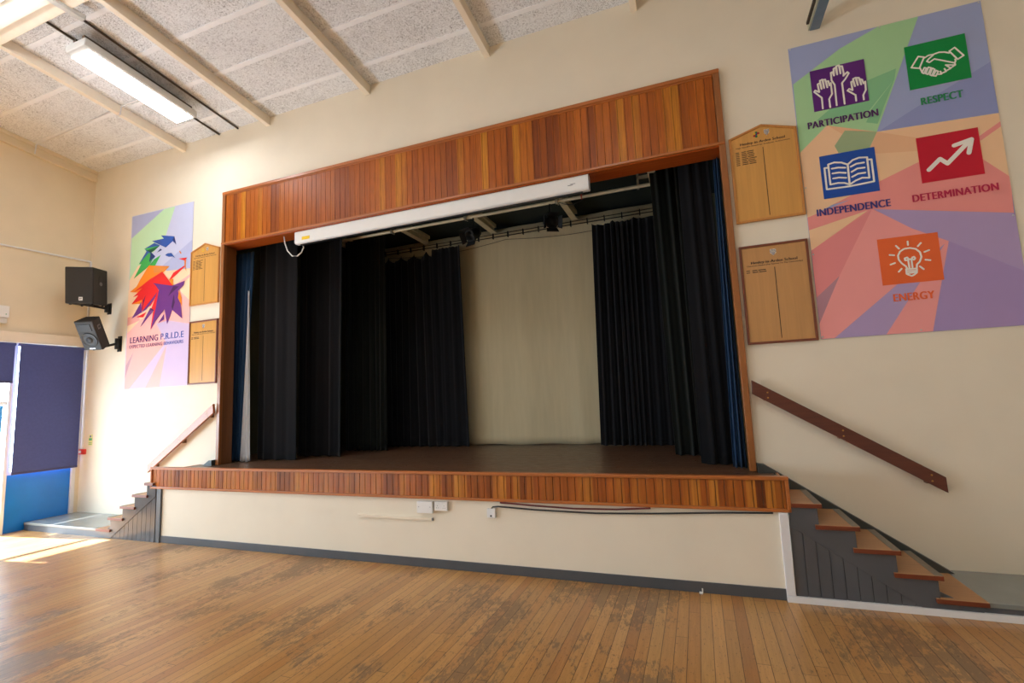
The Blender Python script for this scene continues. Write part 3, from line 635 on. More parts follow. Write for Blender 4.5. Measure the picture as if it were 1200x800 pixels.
# ------------------------------------------------------------------ stairs, landings, rails
TZ = [.775, .612, .449, .286, .124]
def stairs(label, nos, first, s):
    """nos: x of each nosing from the top; s = 1 goes down towards +x, -1 towards -x"""
    t = thing('stage_stairs', label, 'stairs', (nos[2], -.35, 0), group='stairs up to the stage')
    prev = first + s * .057
    for i, (x, z) in enumerate(zip(nos, TZ)):
        b = MB(); b.box(prev - s * .03, x, -.725, -.105, z - .034, z, 'tread_edge', 'tread_wood'); b.build('tread', t, bev=.003)
        if i < 4:
            b = MB(); b.box(x - s * .052, x + s * .001, -.715, -.105, z - .001, z + .002, 'nosing_grey'); b.build('nosing_strip', t)
        prev = x - s * .03
    edges = [first] + [x - s * .03 for x in nos]
    tops = [.92] + [z - .034 for z in TZ]
    for i in range(5):
        b = MB(); b.box(edges[i] - s * .012, edges[i], -.66, -.105, (TZ[i]), tops[i], 'grey_gloss'); b.build('riser', t)
    # stepped stringer facing the hall, its lower edge a straight slope
    up = []
    for i in range(5): up += [(edges[i], tops[i + 1]), (edges[i + 1], tops[i + 1])]
    xe = edges[-1]
    def low(x): return .595 - .667 * abs(x - first)
    xb = first + s * (.595 / .667)
    poly = [(first, .70)] + up + [(xe, .0), (xb, .0), (first, low(first))]
    b = MB(); b.prism(poly, 'y', -.703, -.675, 'grey_gloss'); b.build('stringer', t, bev=.002)
    b = MB(); n = int(abs(xb - first) / .088)
    for i in range(n + 1):
        a0 = first + s * i * .088; a1 = first + s * min((i + 1) * .088 - .004, abs(xb - first))
        if abs(a1 - a0) < .01: continue
        b.prism([(a0, .0), (a1, .0), (a1, max(low(a1), .002)), (a0, max(low(a0), .003))], 'y', -.697, -.68, 'grey_gloss')
    b.build('side_boards', t, bev=.002)
    b = MB(); b.prism([(first, .0), (xe, .0), (xe, .05), (first, .60)], 'y', -.682, -.66, 'skirting_grey'); b.build('side_backing', t)
    # sloping skirting on the wall
    x0 = W + .005 if s > 0 else -.005
    b = MB(); xe2 = nos[4] + s * .05
    b.prism([(x0, 1.0), (x0 + s * .06, .995), (xe2, .118), (xe2, .08), (x0 + s * .12, .08), (x0 + s * .12, .7), (x0, .7)], 'y', -.105, 0, 'string_grey'); b.build('wall_skirting', t, bev=.003)
    return t
stairs('wooden stairs with red-brown tread edges below the dark handrail, right of the stage', [7.53, 7.773, 8.019, 8.261, 8.508], 7.29, 1)
stairs('sunlit grey painted stairs beside the blue window panel, left of the stage', [-.475, -.715, -.955, -1.205, -1.45], -.27, -1)
def landing(label, x0, x1):
    t = thing('stair_landing', label, 'platform', ((x0 + x1) / 2, -.35, 0), group='low stair landings')
    b = MB(); b.box(x0, x1, -.705, -.003, .085, .122, 'platform_grey'); b.build('deck', t, bev=.006)
    b = MB(); b.box(x0 - .006, min(x1 + .004, RX - .002), -.695, -.003, 0, .085, 'grey_gloss'); b.build('front_board', t)
landing('low grey landing at the foot of the stairs below the dark handrail', 8.484, RX - .002)
landing('low shiny grey landing in the corner under the blue window panel', L + .015, -1.424)

def handrail(label, pts, mat, s):
    t = thing('stair_handrail', label, 'handrail', (pts[0][0], -.05, pts[0][1]), group='stair handrails')
    b = MB(); b.prism(pts, 'y', -.098, -.062, mat); b.build('rail_board', t, bev=.004)
    (xa, za), (xb, zb), (xc, zc), (xd, zd) = pts
    for u in (.09, .5, .93):
        x = xa + (xb - xa) * u; z = za + (zb - za) * u
        b = MB(); b.box(x - .03, x + .03, -.064, -.001, z - .12, z - .05, 'jamb_brown'); b.build('wall_block', t)
        for dz in (-.045, -.095):
            b = MB(); b.lathe([(0, .003), (.008, .002), (.008, 0)], 'brass', (x, -.098, z + dz), (0, -1, 0), 10); b.build('screw', t)
handrail('dark brown sloping wooden handrail on the wall above the right stairs', [(7.170, 1.795), (8.584, .902), (8.586, .772), (7.166, 1.662)], 'rail_dark', 1)
handrail('reddish sloping wooden handrail in sunlight above the left stairs', [(-.018, 1.812), (-1.386, .915), (-1.386, .800), (-.008, 1.680)], 'mould_orange', -1)

# ------------------------------------------------------------------ honours boards
def shield(b, x, z, w, h, y):
    pts = lambda k: [(x - w * k, z + h * k), (x + w * k, z + h * k), (x + w * k, z - h * .2 * k), (x, z - h * k), (x - w * k, z - h * .2 * k)]
    b.prism(pts(1), 'y', y - .001, y, 'crest_cream')
    for r in range(5):
        zz = z + h * (.75 - .36 * r); ww = w * (.92 if r < 3 else .62 - .3 * (r - 3))
        if ww > .004: b.ribbon([(x - ww, zz - h * .08), (x - ww / 3, zz + h * .08), (x + ww / 3, zz - h * .08), (x + ww, zz + h * .08)], h * .17, y - .001, .0006, 'crest_blue')
def board(label, x0, x1, z0, zs, za, face, edge, sub, rows, emblem, fade=False):
    t = thing('honours_board', label, 'honours board', ((x0 + x1) / 2, 0, z0), group='wooden honours boards'); xc = (x0 + x1) / 2
    def out(k): return [(x0 + k, z0 + k), (x1 - k, z0 + k), (x1 - k, zs - k * .8), (xc, za - k), (x0 + k, zs - k * .8)] if za > zs else [(x0 + k, z0 + k), (x1 - k, z0 + k), (x1 - k, zs - k), (x0 + k, zs - k)]
    b = MB(); b.prism(out(.012), 'y', -.018, -.002, face); b.build('panel', t)
    O, I = out(0), out(.022); n = len(O); b = MB()
    for i in range(n):
        j = (i + 1) % n
        V = [(O[i][0], -.03, O[i][1]), (O[j][0], -.03, O[j][1]), (I[j][0], -.03, I[j][1]), (I[i][0], -.03, I[i][1])]
        V += [(p[0], -.001, p[2]) for p in V]
        b.raw(V, [(0, 1, 2, 3), (7, 6, 5, 4), (0, 4, 5, 1), (1, 5, 6, 2), (2, 6, 7, 3), (3, 7, 4, 0)], edge)
    b.build('edging', t, bev=.003)
    y = -.018; ink = 'ink'
    b = MB(); zt = zs - .09 if za > zs else zs - .19
    text_mesh(b, 'Henley-in-Arden School', xc - .204, xc + .202, zt, .027, y, .001, ink, .0016)
    zu = zt - .028 if za > zs else zt - .024
    text_mesh(b, sub, xc - .245, xc + .245, zu, .014, y, .001, ink, .0007)
    b.build('title_lettering', t)
    b = MB(); b.box(xc - .003, xc + .003, y - .001, y, z0 + .048, zu - .026, ink); b.build('centre_line', t)
    rnd = random.Random(int(x0 * 10) + rows); b = MB()
    for r in range(rows):                   # rows of names too small to read: worn dashes of gold-leaf ink
        z = zu - .045 - r * .019; x = xc - .255
        b.box(x, x + .034, y - .001, y, z, z + .008, ink); x += .055
        for wdt in (rnd.uniform(.04, .06), rnd.uniform(.05, .085)):
            b.box(x, x + wdt, y - .001, y, z, z + .008, ink); x += wdt + .009
    b.build('name_rows', t)
    if emblem != 'crest':
        b = MB()
        cxx = xc - .048; cz_ = zs
        for q in range(6):
            a = q * PI / 3 + .5; b.prism([(cxx + .020 * math.cos(a) + .0125 * math.cos(e * PI / 5), cz_ + .020 * math.sin(a) + .0125 * math.sin(e * PI / 5)) for e in range(10)], 'y', y - .001, y, ('crest_red', 'crest_green', 'crest_gold')[q % 3] if emblem == 'bright' else 'crest_gold')
        b.prism([(cxx + .01 * math.cos(e * PI / 5), cz_ + .01 * math.sin(e * PI / 5)) for e in range(10)], 'y', y - .0014, y, 'crest_blue' if emblem == 'bright' else 'crest_grey')
        b.build('round_emblem', t)
        b = MB(); shield(b, xc + .046, zs + .004, .024, .032, y); b.build('shield_crest', t)
    else:
        b = MB(); shield(b, xc, zs - .092, .027, .033, y); b.build('shield_crest', t)
SUB1 = "High Sheriff's Award for Academic Achievement"; SUB2 = 'Character Award (For Service To The Community)'
board('golden oak honours board with a pointed top, beside the values poster', 7.178, 7.796, 3.376, 4.281, 4.378, 'oak_board', 'oak_edge', SUB1, 8, 'bright')
board('plain rectangular honours board with a dark red-brown frame, next to the values poster', 7.175, 7.784, 2.142, 3.134, 3.134, 'oak_board_brown', 'walnut_edge', SUB2, 2, 'crest')
board('golden oak honours board with a pointed top, beside the lion poster', -.687, -.068, 3.352, 4.224, 4.330, 'oak_board', 'oak_edge', SUB1, 8, 'soft')
board('plain rectangular honours board with thin dark frame, beside the lion poster', -.667, -.062, 2.122, 3.102, 3.102, 'oak_board', 'walnut_edge', SUB2, 2, 'crest')

# ------------------------------------------------------------------ posters
def clip(poly, x0, x1, z0, z1):
    def cut(P, ins, isx):
        R = []
        for i in range(len(P)):
            a, c = P[i - 1], P[i]; ia, ic = ins(a), ins(c)
            if ia != ic: R.append(isx(a, c))
            if ic: R.append(c)
        return R
    def lx(v): return lambda a, c: (v, a[1] + (c[1] - a[1]) * (v - a[0]) / (c[0] - a[0]))
    def lz(v): return lambda a, c: (a[0] + (c[0] - a[0]) * (v - a[1]) / (c[1] - a[1]), v)
    for ins, isx in ((lambda p: p[0] >= x0, lx(x0)), (lambda p: p[0] <= x1, lx(x1)), (lambda p: p[1] >= z0, lz(z0)), (lambda p: p[1] <= z1, lz(z1))):
        if poly: poly = cut(poly, ins, isx)
    return poly
def sheet(parent, x0, x1, z0, z1, base, layers):
    b = MB(); b.box(x0, x1, -.006, -.001, z0, z1, base)
    for i, (c, p) in enumerate(layers):
        q = clip(p, x0 + .001, x1 - .001, z0 + .001, z1 - .001)
        if len(q) > 2: b.face([(a, -.0063 - .00025 * i, z) for a, z in q], c)
    return b.build('printed_sheet', parent)
vp = thing('values_poster', 'large pastel poster of school values with five coloured icon tiles', 'poster', (8.58, 0, 2.15), group='wall posters')
sheet(vp, 7.806, 9.350, 2.150, 5.118, 'print_lilac', VALUES_BG)
ic = [(ICON_HANDS, .0155), (ICON_SHAKE, .0135), (ICON_BOOK, .0165), (ICON_ARROW, .036), (ICON_BULB, .0145)]
for (c, x0, z0, x1, z1), (st_, w_) in zip(TILES, ic):
    b = MB(); b.box(x0, x1, -.0135, -.006, z0, z1, c); tl = b.build('icon_tile', vp)
    tl['label'] = {'print_plum': 'purple tile with raised hands', 'print_emerald': 'green tile with handshake', 'print_royal': 'blue tile with open book', 'print_crimson': 'red tile with rising arrow', 'print_orange': 'orange tile with light bulb'}[c]
    b = MB()
    for p in st_: b.ribbon(p, w_, -.0135, .0008, 'print_white')
    b.build('icon', tl)
for w_, x0, x1, z, cap, m in (('PARTICIPATION', 7.901, 8.478, 4.228, .070, 'ink_plum'), ('RESPECT', 8.816, 9.122, 4.244, .070, 'ink_green'), ('INDEPENDENCE', 7.892, 8.480, 3.338, .070, 'ink_indigo'), ('DETERMINATION', 8.652, 9.263, 3.342, .068, 'ink_crimson'), ('ENERGY', 8.411, 8.710, 2.445, .070, 'ink_orange')):
    b = MB(); text_mesh(b, w_, x0, x1, z, cap, -.0135, .0005, m, .0035); b.build('lettering', vp)
for x, z in ((7.82, 5.10), (8.58, 5.10), (9.33, 5.10), (7.82, 3.64), (9.33, 3.1), (7.82, 2.17), (8.58, 2.17), (9.33, 2.17), (7.82, 2.97)):
    b = MB(); b.lathe([(0, .004), (.007, .003), (.008, 0)], 'silver', (x, -.0135, z), (0, -1, 0), 10); b.build('fixing_screw', vp)
lp = thing('lion_poster', 'tall pastel poster with a many-coloured angular lion head and motto', 'poster', (-1.43, 0, 2.12), group='wall posters')
sheet(lp, -2.178, -.690, 2.121, 5.078, 'print_lilac_light', LION_BG)
b = MB()
for i, (c, p) in enumerate(LION): b.face([(a, -.0102 - .0002 * i, z) for a, z in p], c)
b.build('lion_emblem', lp)
b = MB(); text_mesh(b, 'LEARNING', -2.069, -1.395, 2.874, .100, -.0102, .0005, 'ink_plum', .004); text_mesh(b, 'P.R.I.D.E', -1.33, -.809, 2.880, .100, -.0102, .0005, 'ink_royal', .004)
text_mesh(b, 'EXPECTED LEARNING', -2.078, -1.29, 2.786, .056, -.0102, .0005, 'ink_plum', .0015); text_mesh(b, 'BEHAVIOURS', -1.255, -.81, 2.786, .056, -.0102, .0005, 'ink_royal', .0015)
b.build('lettering', lp)

# ------------------------------------------------------------------ loudspeakers on the wall
def frame_of(a, tilt):
    n = Vector((math.cos(a) * math.cos(tilt), math.sin(a) * math.cos(tilt), -math.sin(tilt))); s = Vector((-math.sin(a), math.cos(a), 0)); u = n.cross(s)
    return Matrix((( s.x, -n.x, u.x), (s.y, -n.y, u.y), (s.z, -n.z, u.z)))     # local x = s, y = into the box, z = up
def speaker(name, label, c, w, d, h, a, tilt, monitor, plate):
    M = frame_of(a, tilt); t = thing(name, label, 'loudspeaker', c, M.to_euler(), 'wall loudspeakers')
    f = -d / 2; wb = w * .36 if monitor else w / 2
    b = MB(); b.prism([(-w / 2, f), (w / 2, f), (wb if monitor else w / 2, d / 2), (-wb if monitor else -w / 2, d / 2)], 'z', -h / 2, h / 2, 'black_box'); b.build('cabinet', t, local=True, bev=.012)
    if monitor:
        b = MB(); b.box(-w / 2 + .012, w / 2 - .012, f - .008, f + .004, -h / 2 + .012, h / 2 - .012, 'grille_grey'); b.build('grille', t, local=True, bev=.004)
        b = MB(); b.box(-w * .30, w * .30, f - .016, f - .006, h * .17, h * .40, 'cone_black'); b.box(-w * .22, w * .22, f - .013, f - .009, h * .21, h * .36, 'black_metal'); b.build('horn', t, local=True, bev=.004)
        b = MB(); b.lathe([(.122, -.004), (.122, .010), (.112, .014), (.104, .008), (.05, .002), (.045, .010), (.02, .016), (0, .018)], 'cone_black', (0, f - .004, -h * .14), (0, -1, 0), 32); b.build('woofer', t, local=True)
        b = MB(); b.box(-.045, .0, f - .016, f - .006, -h * .45, -h * .415, 'silver'); b.box(.008, .04, f - .016, f - .006, -h * .45, -h * .415, 'silver'); b.build('badge', t, local=True)
        hx = lambda y: w / 2 + (wb - w / 2) * (y - f) / d
        y0, y1 = -.045, .03
        b = MB(); b.raw([(hx(y0) + .003, y0, .08), (hx(y1) + .003, y1, .08), (hx(y1) + .003, y1, .15), (hx(y0) + .003, y0, .15), (hx(y0) - .01, y0, .08), (hx(y1) - .01, y1, .08), (hx(y1) - .01, y1, .15), (hx(y0) - .01, y0, .15)], [(0, 1, 2, 3), (7, 6, 5, 4), (0, 4, 5, 1), (1, 5, 6, 2), (2, 6, 7, 3), (3, 7, 4, 0)], 'dust_grey')
        hd = b.build('handle', t, local=True)
        b = MB(); b.raw([(hx(y0 + .015) + .005, y0 + .015, .10), (hx(y1 - .012) + .005, y1 - .012, .10), (hx(y1 - .012) + .005, y1 - .012, .135), (hx(y0 + .015) + .005, y0 + .015, .135)], [(0, 1, 2, 3)], 'black_metal'); b.build('grip_hole', hd, local=True)
    else:
        b = MB(); b.box(-w / 2 + .008, w / 2 - .008, f - .012, f + .004, -h / 2 + .008, h / 2 - .008, 'grille_black'); b.build('grille', t, local=True, bev=.005)
        b = MB(); b.box(.0, .052, f - .016, f - .010, -h * .42, -h * .42 + .056, 'white_plastic'); b.box(.010, .022, f - .0168, f - .0155, -h * .42 + .012, -h * .42 + .044, 'dust_grey'); b.box(.028, .040, f - .0168, f - .0155, -h * .42 + .02, -h * .42 + .044, 'dust_grey'); b.build('badge', t, local=True)
        b = MB(); el = [(.055 * math.cos(k * PI / 10), .10 + .092 * math.sin(k * PI / 10)) for k in range(20)]
        b.prism(el, 'x', w / 2 - .002, w / 2 + .003, 'black_metal'); hd = b.build('handle', t, local=True)
        b = MB(); b.prism([(p[0] * .75, .045 + (p[1] - .10) * .35) for p in el], 'x', w / 2 + .001, w / 2 + .006, 'dust_grey'); b.build('grip', hd, local=True)
        for sx in (-1, 1):
            for sy in (-1, 1):
                b = MB(); b.lathe([(0, -.016), (.016, -.016), (.02, 0)], 'black_metal', (sx * w * .38, sy * d * .38, -h / 2), (0, 0, 1), 12); b.build('foot', t, local=True)
    # wall plate and arm, in world coordinates turned into the speaker's own
    Mi = M.inverted(); toL = lambda p: Mi @ (Vector(p) - Vector(c))
    (px, pz, ph) = plate
    B = Vector(c) + M @ Vector((.03, d * .12, -h / 2 - .012))
    def wb_(b, x0, x1, y0, y1, z0, z1, mat):
        b.raw([toL(p) for p in ((x0, y0, z0), (x1, y0, z0), (x1, y1, z0), (x0, y1, z0), (x0, y0, z1), (x1, y0, z1), (x1, y1, z1), (x0, y1, z1))], [(0, 3, 2, 1), (4, 5, 6, 7), (0, 1, 5, 4), (1, 2, 6, 5), (2, 3, 7, 6), (3, 0, 4, 7)], mat)
    b = MB(); wb_(b, px - .045, px + .045, -.018, -.001, pz - ph / 2, pz + ph / 2, 'black_metal'); wb_(b, px - .022, px + .022, -.075, -.018, pz - ph * .35, pz + ph * .35, 'black_metal'); pl = b.build('wall_plate', t, local=True, bev=.003)
    A0 = Vector((px, -.06, pz)); A1 = B
    b = MB(); b.tube([toL(A0), toL(A1), toL(A1 + (A1 - A0).normalized() * .12)], .021, 'black_metal', 8); b.build('arm', t, local=True)
    P = [M @ Vector((xx, yy, -h / 2 - .004)) + Vector(c) for xx, yy in ((-.06, -.10), (.06, -.10), (.06, .10), (-.06, .10))]
    b = MB(); b.raw([Vector((xx, yy, zz)) for zz in (-h / 2 - .016, -h / 2 + .002) for xx, yy in ((-.05, -.07), (.07, -.07), (.07, .10), (-.05, .10))], [(0, 3, 2, 1), (4, 5, 6, 7), (0, 1, 5, 4), (1, 2, 6, 5), (2, 3, 7, 6), (3, 0, 4, 7)], 'black_metal'); b.build('mounting_plate', t, local=True)
    return t
speaker('wall_mounted_speaker', 'big square black loudspeaker with small white badge, upper one beside the lion poster', (-2.667, -.35, 3.838), .391, .41, .595, -.97, .098, False, (-2.648, 3.515, .19))
speaker('wall_mounted_monitor', 'grey-fronted loudspeaker tilted downwards, below the big square one', (-2.425, -.35, 3.04), .292, .223, .503, -1.148, .535, True, (-2.332, 2.886, .26))

# ------------------------------------------------------------------ blinds
def blind(label, y0, y1, z0):
    t = thing('roller_blind', label, 'roller blind', (L + .03, (y0 + y1) / 2, 2.85), group='navy roller blinds')
    b = MB(); b.tube([(L + .035, y0, 2.862), (L + .035, y1, 2.862)], .022, 'blind_fabric', 12); b.build('roller', t)
    b = MB(); b.box(L + .048, L + .052, y0 + .012, y1 - .012, z0, 2.86, 'blind_fabric'); b.build('fabric', t)
    b = MB(); b.box(L + .042, L + .060, y0 + .012, y1 - .012, z0 - .012, z0 + .022, 'blind_bar'); b.build('bottom_bar', t, bev=.003)
blind('long navy roller blind pulled down over the corner window, above the blue panel', -.925, -.05, .875)
blind('short navy roller blind at the photo edge, over the glazed doorway', -1.93, -.965, 2.27)

# ------------------------------------------------------------------ small wall fittings
def tagbox(name, label, cat, parts, group=None, bev=.003):
    b = MB()
    for p in parts: b.box(*p)
    return tag(b.build(name, bev=bev), label, cat, group)
t = thing('emergency_light', 'small white box fitted on the left wall just above the window band', 'emergency light', (L, -1.17, 3.2))
b = MB(); b.box(L + .001, L + .09, -1.35, -1.09, 3.26, 3.44, 'white_plastic'); b.build('housing', t, bev=.008)
b = MB(); b.box(L + .001, L + .07, -1.34, -1.10, 3.17, 3.262, 'fitting_white'); b.build('lens', t, bev=.01)
b = MB(); b.lathe([(0, .002), (.008, .002), (.008, 0)], 'sign_green', (L + .09, -1.13, 3.31), (1, 0, 0), 10); b.build('indicator', t)
b = MB(); b.tube([(L + .015, -11, 4.37), (L + .015, -1.2, 4.395), (L + .015, -.02, 4.42), (L + .02, -.012, 4.40)], .016, 'white_gloss', 8)
b.tube([(L + .02, -.02, 4.42), (L + .03, -.018, 3.0), (L + .03, -.018, 2.9)], .016, 'white_gloss', 8)
tag(b.build('wall_conduit'), 'thin white conduit running along the upper left wall to the corner', 'conduit')
b = MB(); b.box(-3.185, -3.15, -.025, -.001, 1.16, 2.87, 'white_gloss'); tag(b.build('cable_trunking', bev=.003), 'narrow white vertical trunking above the red call point', 'trunking')
t = thing('fire_call_point', 'small red fire alarm call point low in the left corner', 'fire alarm', (-3.14, 0, 1.11))
b = MB(); b.box(-3.20, -3.07, -.045, -.001, 1.07, 1.155, 'red_plastic'); b.build('housing', t, bev=.004)
b = MB(); b.box(-3.185, -3.13, -.048, -.044, 1.09, 1.135, 'white_plastic'); b.build('press_plate', t)
t = thing('safety_notice', 'small pale green and yellow notice beside the red call point', 'sign', (-2.97, 0, 1.2))
b = MB(); b.box(-3.02, -2.92, -.005, -.001, 1.215, 1.395, 'sign_yellow'); b.build('plate', t)
b = MB(); b.lathe([(0, .002), (.018, .002), (.018, 0)], 'ink_royal', (-2.97, -.005, 1.365), (0, -1, 0), 12); b.box(-3.01, -2.93, -.0062, -.005, 1.30, 1.335, 'sign_green'); b.box(-3.01, -2.93, -.0062, -.005, 1.23, 1.238, 'sign_green'); b.box(-3.01, -2.93, -.0062, -.005, 1.255, 1.263, 'sign_green'); b.build('print', t)
YS = -.676
t = thing('junction_box', 'blank white box under the stage front, left of the double socket', 'junction box', (3.9, YS, .61))
b = MB(); b.box(3.805, 3.992, YS - .05, YS, .556, .675, 'white_plastic'); b.build('cover', t, bev=.004)
b = MB(); b.lathe([(0, .002), (.004, .002), (.004, 0)], 'dust_grey', (3.83, YS - .05, .62), (0, -1, 0), 8); b.lathe([(0, .002), (.004, .002), (.004, 0)], 'dust_grey', (3.965, YS - .05, .62), (0, -1, 0), 8); b.build('cover_screws', t)
t = thing('double_socket', 'white double wall socket under the stage front', 'socket', (4.085, YS, .62))
b = MB(); b.box(4.008, 4.158, YS - .035, YS, .585, .675, 'white_plastic'); b.build('faceplate', t, bev=.003)
for xx in (4.045, 4.121):
    b = MB()
    for dx, dz, w_, h_ in ((0, .018, .004, .007), (-.011, -.004, .007, .004), (.011, -.004, .007, .004)): b.box(xx + dx - w_ / 2, xx + dx + w_ / 2, YS - .0362, YS - .034, .617 + dz - h_ / 2, .617 + dz + h_ / 2, 'ink')
    b.build('pin_holes', t)
    b = MB(); b.box(xx + (.012 if xx < 4.08 else -.024), xx + (.024 if xx < 4.08 else -.012), YS - .039, YS - .034, .652, .667, 'white_gloss'); b.build('rocker_switch', t)
t = thing('cable_outlet', 'single white outlet under the stage front with a dark cable leaving its top', 'outlet', (4.65, YS, .58))
b = MB(); b.box(4.607, 4.697, YS - .04, YS, .540, .628, 'white_plastic'); b.build('faceplate', t, bev=.004)
b = MB(); b.box(4.643, 4.660, YS - .042, YS - .039, .552, .567, 'ink'); b.build('outlet_hole', t)
t = thing('wall_trunking', 'short horizontal cream trunking under the stage front', 'trunking', (3.5, YS, .49))
b = MB(); b.box(3.03, 3.965, YS - .022, YS, .478, .503, 'cream_gloss'); b.build('cover', t, bev=.002)
b = MB(); b.box(3.965, 3.978, YS - .0225, YS, .4775, .5035, 'dust_grey'); b.build('end_cap', t)
b = MB(); P = [(4.65, YS - .02, .625), (4.665, YS - .02, .642), (4.72, YS - .015, .648), (5.1, YS - .012, .630), (5.7, YS - .012, .622), (6.2, YS - .012, .640), (6.8, YS - .012, .672), (7.18, YS - .012, .685)]
b.tube(P, .0075, 'dark_cable', 8); tag(b.build('loose_cable'), 'dark cable sagging under the stage front from the single outlet', 'cable')
b = MB(); b.tube([(4.75, YS - .03, .69), (5.1, YS - .03, .672), (5.5, YS - .03, .660), (5.9, YS - .03, .668), (6.2, YS - .03, .69)], .008, 'red_cable', 8); tag(b.build('loose_cable'), 'dark red cable drooping just below the stage front boards', 'cable')
b = MB(); b.box(6.555, 6.585, -.72, -.69, 0, .012, 'white_plastic'); b.box(6.577, 6.587, -.70, -.69, 0, .04, 'white_plastic'); tag(b.build('cable_clip', bev=.002), 'tiny white clip on the floor against the grey skirting', 'clip')

# steel arm on the stage wall
t = thing('steel_wall_arm', 'blue-grey steel arm sticking out of the wall above the values poster', 'steel arm', (8.05, 0, 5.25))
b = MB(); b.box(8.012, 8.10, -2.4, -.001, 5.255, 5.27, 'strut_shaded_blue'); b.box(8.085, 8.10, -2.4, -.001, 5.27, 5.35, 'strut_shaded_blue'); b.box(8.012, 8.10, -2.4, -.001, 5.345, 5.36, 'strut_shaded_blue'); b.build('channel', t, bev=.003)
b = MB(); b.box(7.998, 8.013, -2.4, -.001, 5.262, 5.352, 'strut_lip'); b.build('edge_strip', t, bev=.002)
b = MB(); b.box(7.975, 7.999, -2.4, -.06, 5.29, 5.315, 'conduit_dark'); b.build('cable_run', t)

# ------------------------------------------------------------------ ceiling lights and conduits
def fitting(label, x, y0, y1, drop=.25, name='ceiling_light'):
    t = thing(name, label, 'ceiling light', (x, (y0 + y1) / 2, cz(x, (y0 + y1) / 2) - drop), group='fluorescent ceiling lights')
    def run(b, xa, xb, ya, yb, o0, o1, mat):
        V = []
        for o in (o0, o1):
            for xx, yy in ((xa, ya), (xb, ya), (xb, yb), (xa, yb)): V.append((xx, yy, cz(x, yy) - o))
        b.raw(V, [(0, 3, 2, 1), (4, 5, 6, 7), (0, 1, 5, 4), (1, 2, 6, 5), (2, 3, 7, 6), (3, 0, 4, 7)], mat)
    b = MB(); run(b, x - .19, x + .19, y0, y1, drop - .004, drop - .10, 'fitting_white'); b.build('housing', t, bev=.012)
    b = MB(); run(b, x - .19, x + .13, y0 + .07, y1 - .03, drop + .004, drop - .006, 'lamp_diffuser'); b.build('diffuser', t)
    b = MB(); run(b, x + .07, x + .12, y0 + .03, y1 - .03, drop - .10, drop - .17, 'conduit_dark'); run(b, x - .10, x - .05, y0 + .03, y1 - .03, drop - .10, drop - .17, 'conduit_dark'); b.build('back_channel', t)
    for yy in (y0 + .2, y1 - .2):
        b = MB(); run(b, x - .03, x + .03, yy - .03, yy + .03, drop - .10, 0, 'fitting_white'); b.build('hanger', t)
    return t
fitting('long white fluorescent light glowing on the ceiling, between the left two beams', 0.0, -2.05, -.64)
for x, y in ((1.85, -4.4), (5.45, -4.6), (0.0, -7.0), (3.65, -7.6)):
    fitting('long white fluorescent light glowing on the ceiling behind the main beam', x, y - .7, y + .7)
t = thing('batten_light', 'bare white tube light in the top left corner, behind the main beam', 'tube light', (.1, -2.75, 6.12))
b = MB(); b.box(-.9, 1.3, -2.79, -2.71, 6.20, 6.26, 'fitting_white'); b.build('housing', t, bev=.006)
b = MB(); b.tube([(-.86, -2.75, 6.165), (1.26, -2.75, 6.165)], .019, 'lamp_diffuser', 10); b.build('tube', t)
for x in (-.88, 1.27):
    b = MB(); b.box(x - .02, x + .02, -2.78, -2.72, 6.13, 6.21, 'black_metal'); b.build('tube_holder', t)
for x in (-.5, .9):
    b = MB(); b.box(x - .01, x + .01, -2.76, -2.74, 6.25, cz(x, -2.75) + .004, 'fitting_white'); b.build('hanger', t)
b = MB(); b.tube([(-.17, -2.3, cz(0, -2.3) - .02), (-.17, 0, cz(0, 0) - .02)], .014, 'conduit_dark', 8); tag(b.build('ceiling_conduit'), 'dark thin conduit on the ceiling running above the glowing light', 'conduit', 'thin ceiling conduits')
b = MB(); b.tube([(.265, -2.35, cz(.26, -2.35) - .02), (.235, 0, cz(.24, 0) - .02)], .014, 'conduit_dark', 8); tag(b.build('ceiling_conduit'), 'dark thin conduit on the ceiling to the right of the glowing light', 'conduit', 'thin ceiling conduits')
t = thing('ceiling_trunking', 'short grey trunking end on the main beam at the top edge', 'trunking', (.25, -2.4, 6.2))
b = MB(); b.box(.40, .47, -2.75, -2.20, 6.20, 6.26, 'fitting_white'); b.build('cover', t, bev=.004)
b = MB(); b.box(.403, .467, -2.202, -2.196, 6.203, 6.257, 'dust_grey'); b.build('end_cap', t)
b = MB(); P = [(-3.1, -.95, cz(-3, -.95) - .22), (-3.12, -.93, cz(-3, -.93) - .05), (-3.0, -.9, cz(-3, -.9) - .02), (-1.75, -.95, cz(-2, -.95) - .02), (-1.02, -1.0, cz(-1, -1) - .03), (-1.0, -1.0, cz(-1, -1) - .15), (-.92, -1.0, cz(-1, -1) - .15), (-.90, -1.0, cz(-1, -1) - .03), (-.2, -1.0, cz(0, -1) - .03)]
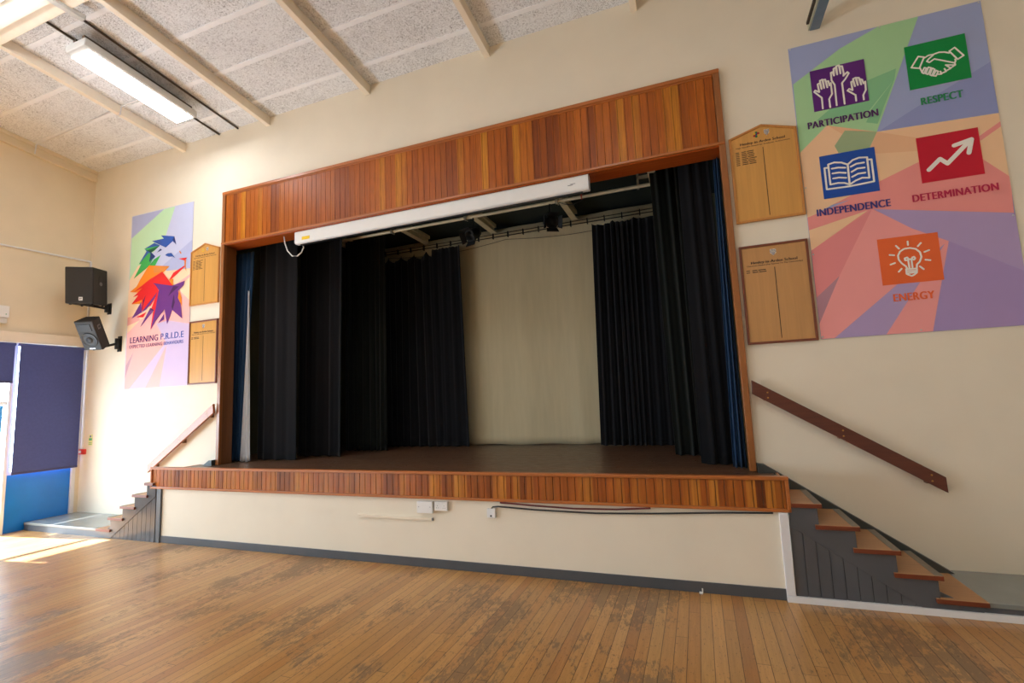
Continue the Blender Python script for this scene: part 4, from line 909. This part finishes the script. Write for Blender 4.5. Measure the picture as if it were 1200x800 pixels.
b.tube(P, .010, 'white_gloss', 8); tag(b.build('light_cable'), 'thin white cable crossing the ceiling from the left wall to the glowing light', 'cable')

# ------------------------------------------------------------------ daylight
wd_ = bpy.data.worlds.new('sky'); S.world = wd_; wd_.use_nodes = True
bg = wd_.node_tree.nodes['Background']; bg.inputs[0].default_value = (.70, .86, 1.0, 1); bg.inputs[1].default_value = SKY
su = bpy.data.lights.new('sun', 'SUN'); su.energy = SUN; su.angle = math.radians(.8); su.color = (.98, .98, 1.0)
so = bpy.data.objects.new('sun', su); COL.objects.link(so)
so.rotation_euler = Vector((.938, .11, -1)).to_track_quat('-Z', 'Y').to_euler()
def portal(x, y, z, wy, hz, facing):
    li = bpy.data.lights.new('window_portal', 'AREA'); li.shape = 'RECTANGLE'; li.size = hz; li.size_y = wy; li.cycles.is_portal = True
    o = bpy.data.objects.new('window_portal', li); COL.objects.link(o); o.location = (x, y, z)
    o.rotation_euler = (0, -PI / 2 * facing, 0)
portal(L - .10, -6.5, 1.53, 9.0, 1.34, 1)
portal(L - .10, -1.47, 1.15, .96, 2.25, 1)

# ------------------------------------------------------------------ camera
cam = bpy.data.cameras.new('camera'); co = bpy.data.objects.new('camera', cam); COL.objects.link(co)
cam.sensor_fit = 'HORIZONTAL'; cam.sensor_width = 36; cam.lens = 574.885 / 1200 * 36; cam.clip_start = .05
R = ((0.9348955602910692, -0.34615956552296073, 0.07838269289200653), (0.3525623856558116, 0.9311760877064295, -0.09279470838593473), (-0.0408663133733682, 0.1143881500886475, 0.9925952324843026))
# columns: right, forward, up
M = Matrix(((R[0][0], R[0][2], -R[0][1]), (R[1][0], R[1][2], -R[1][1]), (R[2][0], R[2][2], -R[2][1])))
co.matrix_world = Matrix.Translation((6.67687, -5.35911, 1.71707)) @ M.to_4x4()
S.camera = co
vs = S.view_settings; vs.view_transform = 'Standard'; vs.look = 'None'; vs.exposure = EXPO; vs.gamma = 1; vs.use_curve_mapping = False
S.cycles.use_denoising = True
S.cycles.max_bounces = 10; S.cycles.diffuse_bounces = 6; S.cycles.sample_clamp_indirect = 6
